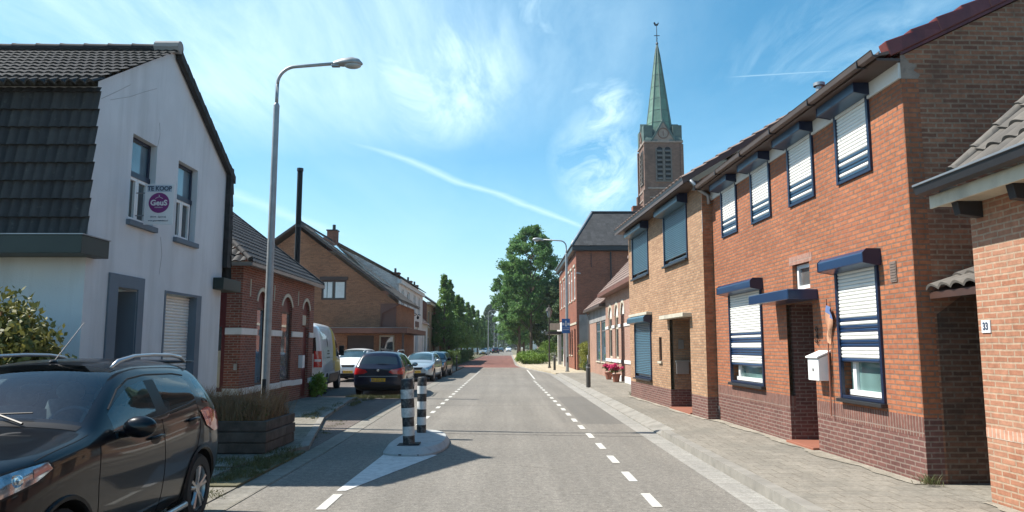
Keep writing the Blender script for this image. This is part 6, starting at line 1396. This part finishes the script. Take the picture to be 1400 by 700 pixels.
def banded(label, loc, tilt, r, h, wm, base):
    t = thing('banded_bollard', label, 'bollard', loc, 0, 'black and white bollards on the traffic island'); t.rotation_euler = (0, R(tilt), 0)
    n_ = 7; hh = (h - .02) / n_
    for i in range(n_):
        mb = MB(); rr = r + (.012 if (base and 3 <= i <= 5) else 0)
        prof = [(rr, i * hh), (rr, (i + 1) * hh)] + ([(rr * .85, h), (0, h + .005)] if i == n_ - 1 else [])
        mb.lathe(prof, (0, 0, 0), 'z', 28); mb.build('band', wm if (i % 2 == 0) != (h > 0 and i % 2 == 0) else bandm, t, smooth=True, auto=40) if 0 else mb.build('band', [bandm, wm][i % 2] if not base else [bandm, wm][i % 2], t, smooth=True, auto=40)
    if base:
        mb = MB(); mb.box(-.18, .18, -.15, .15, 0, .02); mb.build('base_plate', MT['rubber'], t, bevel=.006)
    return t
banded('scuffed leaning black and white bollard, nearer of the two on the island', (-1.62, 12.45, .12), -3.0, .098, 1.07, bandw, True)
t = banded('upright clean black and white bollard, farther of the two on the island', (-1.62, 14.2, .12), 0, .088, 1.03, bandw2, False)

# timber planter with dry plants
t = thing('timber_planter', 'dark timber sleeper planter filled with dry plants beside the black car', 'planter', (-4.5, 12.4, .08))
x0, x1, y0, y1 = -5.9, -3.72, 11.65, 13.2
for k in range(3):
    z = .09 + k * .165; mb = MB(WORLD); j = .012 * (k % 2)
    mb.box(x0, x1 + j, y0 - j, y0 + .09, z, z + .155); mb.box(x0, x1 + j, y1 - .09, y1, z, z + .155); mb.box(x1 - .09 + j, x1 + j, y0 + .092, y1 - .092, z, z + .155); mb.box(x0, x0 + .09, y0 + .092, y1 - .092, z, z + .155)
    mb.build('sleeper_course', MT['wood_planter'], t, bevel=.012)
mb = MB(WORLD); mb.box(x0 + .09, x1 - .09, y0 + .09, y1 - .09, .12, .52); mb.build('soil', MT['soil'], t)
rng = np.random.default_rng(3)
def blades(name, mat, P, hmin, hmax, w, rng, lean=.35, parent=None):
    n = len(P); h = rng.uniform(hmin, hmax, n); a = rng.uniform(0, 2 * math.pi, n); l = rng.normal(0, lean, (n, 2)) * h[:, None]
    dx = np.stack([np.cos(a), np.sin(a), np.zeros(n)], 1) * w * .5
    top = P + np.stack([l[:, 0], l[:, 1], h], 1); mid = P + np.stack([l[:, 0] * .35, l[:, 1] * .35, h * .55], 1)
    V = np.stack([P - dx, P + dx, mid + dx * .8, mid - dx * .8, mid - dx * .8, mid + dx * .8, top + dx * .15, top - dx * .15], 1).reshape(-1, 3)
    F = np.arange(8 * n).reshape(-1, 4); return sheet_obj(name, mat, parent, V, F)
N = 3800; P = np.stack([rng.uniform(x0 + .1, x1 - .05, N), rng.uniform(y0 + .05, y1 - .1, N), np.full(N, .5)], 1)
pl = thing('planter_plants', 'dry brown and olive stalks growing in the dark timber planter', 'plants', (-4.5, 12.4, .5)); pl['kind'] = 'stuff'
def off(P, root): return P - np.array(root.location[:])
blades('dry_stalks', MT['leaf_dry'], off(P, pl), .15, .60, .010, rng, .35, pl)
cc = np.stack([rng.uniform(x0 + .15, x1 - .1, 90), rng.uniform(y0 + .1, y1 - .1, 90), rng.uniform(.52, .86, 90)], 1)
leaves('withered_leaves', MT['leaf_dry'], pl, off(clumps(rng, cc, np.full(90, .13), 60), pl), .045, rng, .5)
leaves('green_leaves', MT['leaf_bush'], pl, off(clumps(rng, cc[:45] - [0, 0, .06], np.full(45, .13), 45), pl), .04, rng, .5)
# weeds
def weeds(name, n, boxes, hmin, hmax, w, mat, label):
    Ps = []
    for (xa, xb, ya, yb, z, k) in boxes:
        c = np.stack([rng.uniform(xa, xb, k), rng.uniform(ya, yb, k)], 1); m = n // sum(b[5] for b in boxes)
        for q in c: p = rng.normal(0, .06, (m, 2)) + q; Ps.append(np.concatenate([p, np.full((m, 1), z)], 1))
    o = blades(name, MT[mat], np.concatenate(Ps), hmin, hmax, w, rng, .5); return tag(o, label, 'grass', kind='stuff')
weeds('verge_grass', 5200, [(-5.2, -3.4, 10.55, 11.2, .08, 60), (-3.75, -3.3, 9.5, 12.2, .04, 60), (-5.0, -3.45, 9.9, 10.5, .05, 20), (-4.5, -3.45, 11.8, 12.4, .08, 12)], .015, .075, .008, 'leaf_grass', 'patchy grass and weeds between kerb and planter')
weeds('bay_weeds', 3500, [(-5.4, -3.6, 24.9, 25.5, .012, 60), (-4.95, -4.3, 17, 24, .05, 20)], .03, .12, .012, 'leaf_grass', 'thin weeds along the parking bay edge behind the dark blue car')
weeds('wall_weeds', 260, [(4.78, 4.86, 8.60, 8.72, .17, 4), (4.1, 4.2, 24, 25, .15, 6)], .03, .14, .008, 'leaf_grass', 'tuft of dry weeds at the foot of the red house corner')
weeds('kerb_moss', 2600, [(-3.45, -3.28, 6, 9, .03, 30), (-4.4, -3.4, 12.6, 17.5, .02, 24)], .008, .03, .008, 'leaf_grass', 'moss and small weeds in the left gutter joints')
# pink flower pots
for i, (x, y, hh, lab) in enumerate([(5.0 - .12, 36.0, .30, 'farther terracotta pot of pink flowers by the arched cottage'), (4.85, 33.4, .30, 'nearer terracotta pot of pink flowers by the arched cottage')]):
    t = thing('flower_pot', lab, 'flower pot', (x, y, .16), 0, 'pots of pink flowers')
    mb = MB(); mb.lathe([(.13, 0), (.19, hh), (.21, hh), (.21, hh + .05), (.17, hh + .05), (.15, hh)], (0, 0, 0), 'z', 18); mb.build('pot', MT['terracotta'], t, smooth=True, auto=40)
    c = rng.normal(0, .11, (12, 3)); c[:, 2] = np.abs(c[:, 2]) * .6 + hh + .15
    leaves('foliage', MT['leaf_hedge'], t, clumps(rng, c, np.full(12, .10), 60), .05, rng); leaves('flowers', MT['petal'], t, clumps(rng, c + [0, 0, .1], np.full(12, .10), 60), .055, rng, .9)
t = thing('shadow_caster_post', '', '') if 0 else None

# ================================================================ TREES AND PLANTS
def trunk(parent, pts, radii, n=10, name='trunk'):
    mb = MB(); mb.tube(pts, radii, n); return mb.build(name, MT['bark'], parent, smooth=True)
def broad_tree(label, loc, H, rad, base, seed, mat='leaf_plane', leaf=.2, nc=150, k=150, lean=0, group=None, flat=1.):
    rng = np.random.default_rng(seed); t = thing('broadleaf_tree', label, 'tree', loc, 0, group)
    tr = trunk(t, [(0, 0, -.1), (.05, 0, base * .6), (lean * .3, .1, base * 1.3), (lean, 0, H * .8)], [.22, .17, .14, .03])
    mb = MB()
    C = []; Rr = []
    for i in range(nc):
        f = rng.uniform(0, 1) ** .85; z = base + f * (H - base)
        env = rad * max(.16, math.sin(math.pi * min(1, f * .86 + .13))) ** .8 * (1 + .15 * math.sin(7 * f + seed))
        q = rng.uniform(0, 2 * math.pi); rr = env * rng.uniform(.35, 1.02) ** .7; s = rng.uniform(.28, .75) * (.6 + rad * .12)
        C.append((rr * math.cos(q) + lean * f, rr * math.sin(q) * flat, z)); Rr.append(s)
        if i % 5 == 0: mb.tube([(lean * f * .5, 0, z - rr * .6 - .3), (rr * .5 * math.cos(q), rr * .5 * math.sin(q) * flat, z - rr * .25), C[-1]], [.06, .04, .015], 5)
    mb.build('limbs', MT['bark'], tr)
    leaves('crown', MT[mat], t, clumps(rng, np.array(C), Rr, k), leaf, rng, .75, up=.2); return t
def column_tree(label, loc, H, rad, base, seed, leaf=.16, nc=130, k=120, group=None, mat='leaf_col'):
    rng = np.random.default_rng(seed); t = thing('columnar_tree', label, 'tree', loc, 0, group)
    tr = trunk(t, [(0, 0, -.1), (0, 0, base + 1), (0, 0, H * .95)], [.16, .12, .02])
    mb = MB(); C = []; Rr = []
    for i in range(nc):
        f = rng.uniform(0, 1) ** 1.15; z = base + f * (H - base) * .97
        env = rad * (1 - f) ** 1.0 * (.6 + .4 * min(1, f * 6)) + .10
        q = rng.uniform(0, 2 * math.pi); rr = env * rng.uniform(.3, 1.) ** .6
        C.append((rr * math.cos(q), rr * math.sin(q), z)); Rr.append(rng.uniform(.22, .52) * (.5 + .6 * (1 - f)))
        if i % 6 == 0: mb.tube([(0, 0, z - .8), (rr * .7 * math.cos(q), rr * .7 * math.sin(q), z)], [.035, .012], 4)
    mb.build('limbs', MT['bark'], tr)
    leaves('crown', MT[mat], t, clumps(rng, np.array(C), Rr, k), leaf, rng, .7, up=.3); return t
def shrub(label, loc, rx, ry, h, seed, mat, leaf=.07, nc=40, k=90, cat='shrub', group=None, boxy=False, name='shrub', mat2=None):
    rng = np.random.default_rng(seed); t = thing(name, label, cat, loc, 0, group)
    if boxy: C = np.stack([rng.uniform(-rx, rx, nc), rng.uniform(-ry, ry, nc), rng.uniform(.1, h, nc)], 1)
    else:
        q = rng.normal(size=(nc, 3)); q /= np.linalg.norm(q, axis=1)[:, None]; q *= rng.uniform(.5, 1, (nc, 1)); C = q * [rx, ry, h * .5] + [0, 0, h * .5]
    s = .22 * (rx + h) / 2 + .05
    mb = MB()
    for c in C[::6]: mb.tube([(c[0] * .2, c[1] * .2, 0), tuple(c)], [.02, .008], 4)
    mb.build('stems', MT['bark'], t)
    leaves('foliage', MT[mat], t, clumps(rng, C, np.full(nc, s), k), leaf, rng, .55)
    if mat2: leaves('new_leaves', MT[mat2], t, clumps(rng, C[C[:, 2] > h * .55][:14], np.full(14, s * .6), 20) , leaf, rng, .5)
    return t
shrub('glossy olive-green bush with rust tips behind the black car roof', (-6.35, 9.0, .05), .95, .5, 2.2, 5, 'leaf_bush', .095, 170, 170, 'bush', name='bush', mat2='leaf_rust')
shrub('big leafy bush leaving the frame at the far left', (-8.0, 9.0, .05), 1.1, .5, 2.3, 9, 'leaf_bush', .12, 150, 110, 'bush', name='bush', mat2='leaf_rust')
shrub('pale grassy clump at the corner of the small brick house', (-6.40, 25.1, .05), .22, .3, .7, 11, 'leaf_lime', .16, 26, 34)
# right: big trees, park
broad_tree('tallest dark green roadside tree on the planted verge', (2.75, 88, .1), 15.8, 3.9, 4.6, 21, 'leaf_plane', .24, 260, 125, group='trees on the right verge')
broad_tree('slightly lower roadside tree with overhanging left branches', (1.5, 97, .1), 12.5, 3.7, 4.0, 22, 'leaf_plane', .26, 190, 105, group='trees on the right verge')
broad_tree('third roadside tree behind the two big ones', (2.4, 112, .1), 12, 4.0, 2.2, 23, 'leaf_plane', .28, 150, 140, group='trees on the right verge')
broad_tree('fourth roadside tree farther along the right verge', (1.8, 135, .1), 10.5, 4.0, 2.2, 24, 'leaf_plane', .3, 120, 120, group='trees on the right verge')
broad_tree('fifth roadside tree where the right verge ends', (2.2, 165, .1), 10, 4.4, 2.2, 25, 'leaf_plane', .34, 110, 110, group='trees on the right verge')
for i, (x, y, H, lab) in enumerate([(6.5, 86, 9.5, 'dark park tree just right of the tallest roadside tree'), (9.0, 92, 9, 'dark park tree behind the lantern post'), (5.2, 100, 9, 'shaded park tree behind the roadside trunks'), (12.5, 100, 9.5, 'dark park tree partly behind the tall building'), (8.0, 120, 10, 'deep park tree in the background shade')]):
    broad_tree(lab, (x, y, .1), H, 3.0, 1.6, 40 + i, 'leaf_dark', .26, 120, 130, group='park trees behind the plaza')
for i, (x, y, rx, h, m, lab) in enumerate([(1.9, 70, 1.1, .95, 'leaf_lime', 'bright lime shrub at the front tip of the planted verge'), (3.0, 72, 1.1, 1.0, 'leaf_lime', 'lime shrub right of the front tip of the verge'), (2.0, 76, 1.2, 1.1, 'leaf_lime', 'lime shrub behind the front tip of the verge'), (3.2, 82, 1.3, 1.3, 'leaf_hedge', 'green shrub at the foot of the tallest tree'), (4.6, 85, 1.2, 2.4, 'leaf_lime', 'taller yellow-green shrub right of the tree trunks'), (6.6, 80, 1.3, 2.6, 'leaf_dark', 'round dark shrub behind the lantern post'), (5.6, 72.5, .7, 2.6, 'leaf_bush', 'olive shrub beside the white shopfront')]):
    shrub(lab, (x, y, .1), rx, rx, h, 60 + i, m, .12, 60, 80, group='shrubs on the planted verge')
broad_tree('dark green tree close behind the white shopfront', (5.9, 76, .1), 6.8, 1.7, 1.6, 91, 'leaf_dark', .2, 110, 120, group='park trees behind the plaza')
# hedge by tall building
shrub('square-clipped golden hedge against the tall building', (5.25, 50.6, .1), .22, .75, 1.85, 71, 'leaf_gold', .08, 70, 90, 'hedge', boxy=True, name='hedge')
shrub('grey-green potted shrub in front of the golden hedge', (5.45, 49.2, .1), .38, .38, .75, 72, 'leaf_dark', .06, 30, 80)
# left: row of upright trees
row = [(-6.5, 76, 9.2), (-6.7, 85, 9.5), (-6.6, 97, 8.5), (-6.8, 109, 9.0), (-6.6, 122, 9.0), (-6.5, 137, 9.4), (-6.3, 155, 9.4), (-6.0, 178, 9.2), (-5.6, 205, 9)]
names = ['nearest', 'second', 'third', 'fourth', 'fifth', 'sixth', 'seventh', 'eighth', 'farthest']
for i, (x, y, H) in enumerate(row):
    column_tree('%s upright pointed tree in the row along the left side' % names[i], (x, y, .05), H, 1.75, 1.7, 80 + i,   .17 + i * .012, 150, 85, group='row of upright trees on the left')
shrub('tall dark clipped conifer block at the end of the ochre row', (-7.2, 92.6, .05), .7, .9, 4.6, 77, 'leaf_dark', .16, 90, 90, 'hedge', boxy=True, name='conifer_hedge')
for i, (x, y) in enumerate([(-5.3, 68), (-5.5, 74), (-5.4, 80), (-5.5, 88), (-5.3, 98)]):
    shrub('clipped green hedge block %s under the left row of trees' % ['nearest', 'second', 'third', 'fourth', 'farthest'][i], (x, y, .05), .8, 1.8, 1.25, 100 + i, 'leaf_hedge', .1, 60, 90, 'hedge', boxy=True, name='hedge', group='hedge blocks under the left trees')
# far trees
for i, (x, y, H, r_, lab) in enumerate([(-8, 330, 20, 4, 'lone tall far tree rising left of the street end'), (4, 380, 17, 10, 'broad far tree closing the street'), (18, 360, 22, 12, 'large far tree right of the street end'), (30, 340, 24, 13, 'far tree behind the roadside trees'), (-24, 380, 14, 10, 'far tree behind the distant houses on the left')]):
    broad_tree(lab, (x, y, 0), H, r_, H * .12, 120 + i, 'leaf_dark', .8, 120, 110, group='far trees closing the street')
def belt():
    rng = np.random.default_rng(200); C = np.stack([rng.uniform(-140, 160, 420), rng.uniform(430, 470, 420), rng.uniform(1, 11, 420)], 1)
    o = leaves('far_treeline', MT['leaf_dark'], None, clumps(rng, C, np.full(420, 4.5), 60), 1.6, rng, .8); tag(o, 'continuous far tree line at the horizon', 'trees', kind='stuff')
belt()
# far lamps
base = [o for o in COL.objects if o.get('label', '').startswith('tall grey street lamp')][0]
for (x, y, lab) in [(-3.9, 150, 'first far street lamp above the left trees end'), (-3.9, 215, 'second far street lamp down the left side'), (-3.9, 290, 'third far street lamp down the left side')]:
    c = copy_tree(base); c.location = (x, y, 0); c['label'] = lab; c.scale = (1.1, 1.1, 1.12)
# far parked cars, copies of those in the bay
srcs = [o for o in COL.objects if o.name.startswith('parked_car')]
def carsrc(w_): return [o for o in srcs if w_ in o['label']][0]
for (src, x, y, rz, lab) in [('pale silver', -5.0, 152, 0, 'silver-blue far car, nearest of the cars beyond the red paving'), ('black hatch', -5.2, 164, 0, 'black far car second beyond the red paving'), ('white family', -5.2, 176, 0, 'white far car third beyond the red paving'), ('midnight', -3.0, 190, 180, 'dark blue far car at the middle of the street end'), ('pale silver', -5.0, 205, 0, 'silver-blue far car deep in the street on the left'), ('black hatch', -2.0, 225, 0, 'small black far car driving towards the camera'), ('white family', .3, 240, 0, 'white far car on the right half of the street end'), ('midnight', -5.0, 235, 180, 'dark far car last on the left')]:
    c = copy_tree(carsrc(src)); c.location = (x, y, .02); c.rotation_euler = (0, 0, R(rz)); c['label'] = lab

# ================================================================ SKY, SUN, CAMERA
sun_dir = Vector((-.79, .13, 1)).normalized()
elev = math.asin(sun_dir.z); az = math.atan2(sun_dir.x, sun_dir.y)
wd = bpy.data.worlds.new('World'); scene.world = wd; wd.use_nodes = True; t = wd.node_tree; t.nodes.clear()
out = node(t, 'OutputWorld'); bg = node(t, 'Background'); bg.inputs[1].default_value = SKY_STRENGTH if 'SKY_STRENGTH' in globals() else .1
sky = node(t, 'TexSky'); sky.sky_type = 'NISHITA'; sky.sun_disc = False; sky.sun_elevation = elev; sky.sun_rotation = az; sky.air_density = 1.0; sky.dust_density = .6; sky.ozone_density = 1.0
tc = node(t, 'TexCoord').outputs['Generated']
sx = node(t, 'SeparateXYZ'); t.links.new(tc, sx.inputs[0])
def mth(op, a, b=None, c=None, clamp=False):
    n = node(t, 'Math', operation=op); n.use_clamp = clamp
    for i, v in enumerate((a, b, c)):
        if v is None: continue
        if hasattr(v, 'is_output'): t.links.new(v, n.inputs[i])
        else: n.inputs[i].default_value = v
    return n.outputs[0]
zc = mth('MAXIMUM', sx.outputs['Z'], .04)
PX = mth('DIVIDE', sx.outputs['X'], zc); PY = mth('DIVIDE', sx.outputs['Y'], zc)
cmb = node(t, 'CombineXYZ'); t.links.new(PX, cmb.inputs[0]); t.links.new(PY, cmb.inputs[1]); cp = cmb.outputs[0]
def cloud(rot, scl, scale, det, rough, lo, hi, dist=0., loc=(0, 0, 0)):
    mp = node(t, 'Mapping'); mp.inputs['Rotation'].default_value = (0, 0, R(rot)); mp.inputs['Scale'].default_value = (scl[0], scl[1], 1); mp.inputs['Location'].default_value = loc; t.links.new(cp, mp.inputs[0])
    n = node(t, 'TexNoise'); n.inputs['Scale'].default_value = scale; n.inputs['Detail'].default_value = det; n.inputs['Roughness'].default_value = rough; n.inputs['Distortion'].default_value = dist
    t.links.new(mp.outputs[0], n.inputs['Vector']); return ramp(t, n.outputs[0], lo, hi)
def blob(cx_, cy_, rx, ry, rot=0.):
    """soft elliptical region in the cloud plane"""
    c_, s_ = math.cos(rot), math.sin(rot)
    dx = mth('SUBTRACT', PX, cx_); dy = mth('SUBTRACT', PY, cy_)
    a = mth('DIVIDE', mth('ADD', mth('MULTIPLY', dx, c_), mth('MULTIPLY', dy, s_)), rx); b = mth('DIVIDE', mth('SUBTRACT', mth('MULTIPLY', dy, c_), mth('MULTIPLY', dx, s_)), ry)
    d = mth('SQRT', mth('ADD', mth('MULTIPLY', a, a), mth('MULTIPLY', b, b))); return ramp(t, d, .35, 1.15, 1, 0)
def trail(x0_, y0_, x1_, y1_, w_, wob=.05):
    dx, dy = x1_ - x0_, y1_ - y0_; l = math.hypot(dx, dy); nx, ny = -dy / l, dx / l
    d = mth('ADD', mth('MULTIPLY', mth('SUBTRACT', PX, x0_), nx), mth('MULTIPLY', mth('SUBTRACT', PY, y0_), ny))
    n = node(t, 'TexNoise'); n.inputs['Scale'].default_value = 1.3; n.inputs['Detail'].default_value = 6; t.links.new(cp, n.inputs['Vector'])
    d = mth('ABSOLUTE', mth('ADD', d, mth('MULTIPLY', mth('SUBTRACT', n.outputs[0], .5), wob)))
    s = mth('ADD', mth('MULTIPLY', mth('SUBTRACT', PX, x0_), dx / l), mth('MULTIPLY', mth('SUBTRACT', PY, y0_), dy / l))
    return mth('MULTIPLY', ramp(t, d, 0, w_, 1, 0), mth('MULTIPLY', ramp(t, s, 0, l * .2, 0, 1), ramp(t, s, l * .85, l * 1.1, 1, 0)))
#CLOUDS0
veil = mth('MULTIPLY', blob(-.85, 2.35, 1.5, 1.5, -.25), cloud(28, (1., .25), 1.8, 12, .68, .24, .66, .35))
core = mth('MULTIPLY', blob(-.28, 2.75, .42, .95, .15), cloud(10, (1.6, .4), 2.0, 12, .68, .25, .60, .45))
w1 = mth('MULTIPLY', blob(.40, 3.05, .17, .45, -.1), cloud(0, (1, .5), 5, 9, .65, .30, .6, .6))
w2 = mth('MULTIPLY', blob(.55, 4.3, .27, 1.5, -.12), cloud(-8, (1.8, .4), 2.5, 9, .65, .36, .62, .7))
w3 = mth('MULTIPLY', blob(.1, 2.15, .3, .4, .3), cloud(30, (1, .5), 4, 9, .65, .45, .68, .8))
w4 = mth('MULTIPLY', blob(1.15, 2.35, .45, .6, .3), cloud(-30, (1, .4), 3, 9, .65, .44, .72, .8))
tr1 = mth('MULTIPLY', trail(-.9, 3.25, .72, 6.3, .075, .22), .52)
tr2 = mth('MULTIPLY', trail(-1.92, 4.3, -1.50, 6.6, .16, .3), .4)
tr3 = mth('MULTIPLY', trail(.80, 2.66, 1.2, 2.59, .012, .02), .35)
haze = mth('MULTIPLY', ramp(t, sx.outputs['Z'], .0, .35, .50, 0), 1)
thin = mth('MULTIPLY', cloud(35, (.5, .18), 1.2, 8, .6, .45, .8, .3), .22)
tot = mth('MAXIMUM', mth('MULTIPLY', veil, .74), mth('MULTIPLY', core, .95))
for a_, k_ in ((w1, .85), (w2, .85), (w3, .5), (w4, .42), (tr1, 1), (tr2, 1), (tr3, 1), (thin, 1)): tot = mth('MAXIMUM', tot, mth('MULTIPLY', a_, k_))
hs = node(t, 'HueSaturation'); t.links.new(sky.outputs[0], hs.inputs['Color']); hs.inputs['Hue'].default_value = .482; hs.inputs['Saturation'].default_value = 1.42; hs.inputs['Value'].default_value = .96
low = mix(t, haze, hs.outputs[0], (3.1, 5.5, 7.5))
fin = mix(t, tot, low, (5.0, 6.7, 7.5))
t.links.new(fin, bg.inputs[0]); t.links.new(bg.outputs[0], out.inputs[0])
#CLOUDS1
# thin summer haze
hm = bpy.data.materials.new('haze_air'); hm.use_nodes = True; ht = hm.node_tree; ht.nodes.clear()
ho = node(ht, 'OutputMaterial'); pv = node(ht, 'VolumePrincipled'); pv.inputs['Color'].default_value = (.80, .90, 1, 1); pv.inputs['Density'].default_value = .00022; pv.inputs['Anisotropy'].default_value = .2
ht.links.new(pv.outputs[0], ho.inputs['Volume'])
mb = MB(); mb.box(-910, 910, -70, 1510, -2.3, 60); hz = mb.build('haze', hm); tag(hz, 'thin pale summer haze over the whole street', 'haze', kind='stuff')
cam = bpy.data.cameras.new('Camera'); co = bpy.data.objects.new('Camera', cam); COL.objects.link(co)
co.location = (0, 0, 1.72); th = math.atan(124 / 1010); ps = math.atan(6 / 1010 * math.cos(th))
co.rotation_euler = (R(90) + th, 0, -ps); cam.sensor_width = 36; cam.lens = 36 * 1010 / 1400; cam.clip_start = .05; cam.clip_end = 3000
scene.camera = co
for o in [o for o in COL.objects if o.name.split('.')[0] in ('brick_pier', 'side_bands', 'base_collar', 'lead_flashing', 'string_course', 'broach_roofs', 'buttresses', 'cream_bands', 'stone_bands', 'plinth', 'soldier_band', 'cornice', 'ridge_roll', 'canopy', 'collar', 'solar_panel')]: explode(o)
sl = bpy.data.lights.new('Sun', 'SUN'); sl.energy = 4.5; sl.angle = R(.53); sl.color = (1, .945, .86); so = bpy.data.objects.new('Sun', sl); COL.objects.link(so)
so.rotation_euler = (-sun_dir).to_track_quat('-Z', 'Y').to_euler()
scene.view_settings.view_transform = 'Standard'; scene.view_settings.look = 'None'; scene.view_settings.exposure = .92; scene.view_settings.gamma = 1
scene.render.engine = 'CYCLES'; scene.cycles.max_bounces = 8; scene.cycles.transparent_max_bounces = 12; scene.cycles.caustics_reflective = False; scene.cycles.caustics_refractive = False
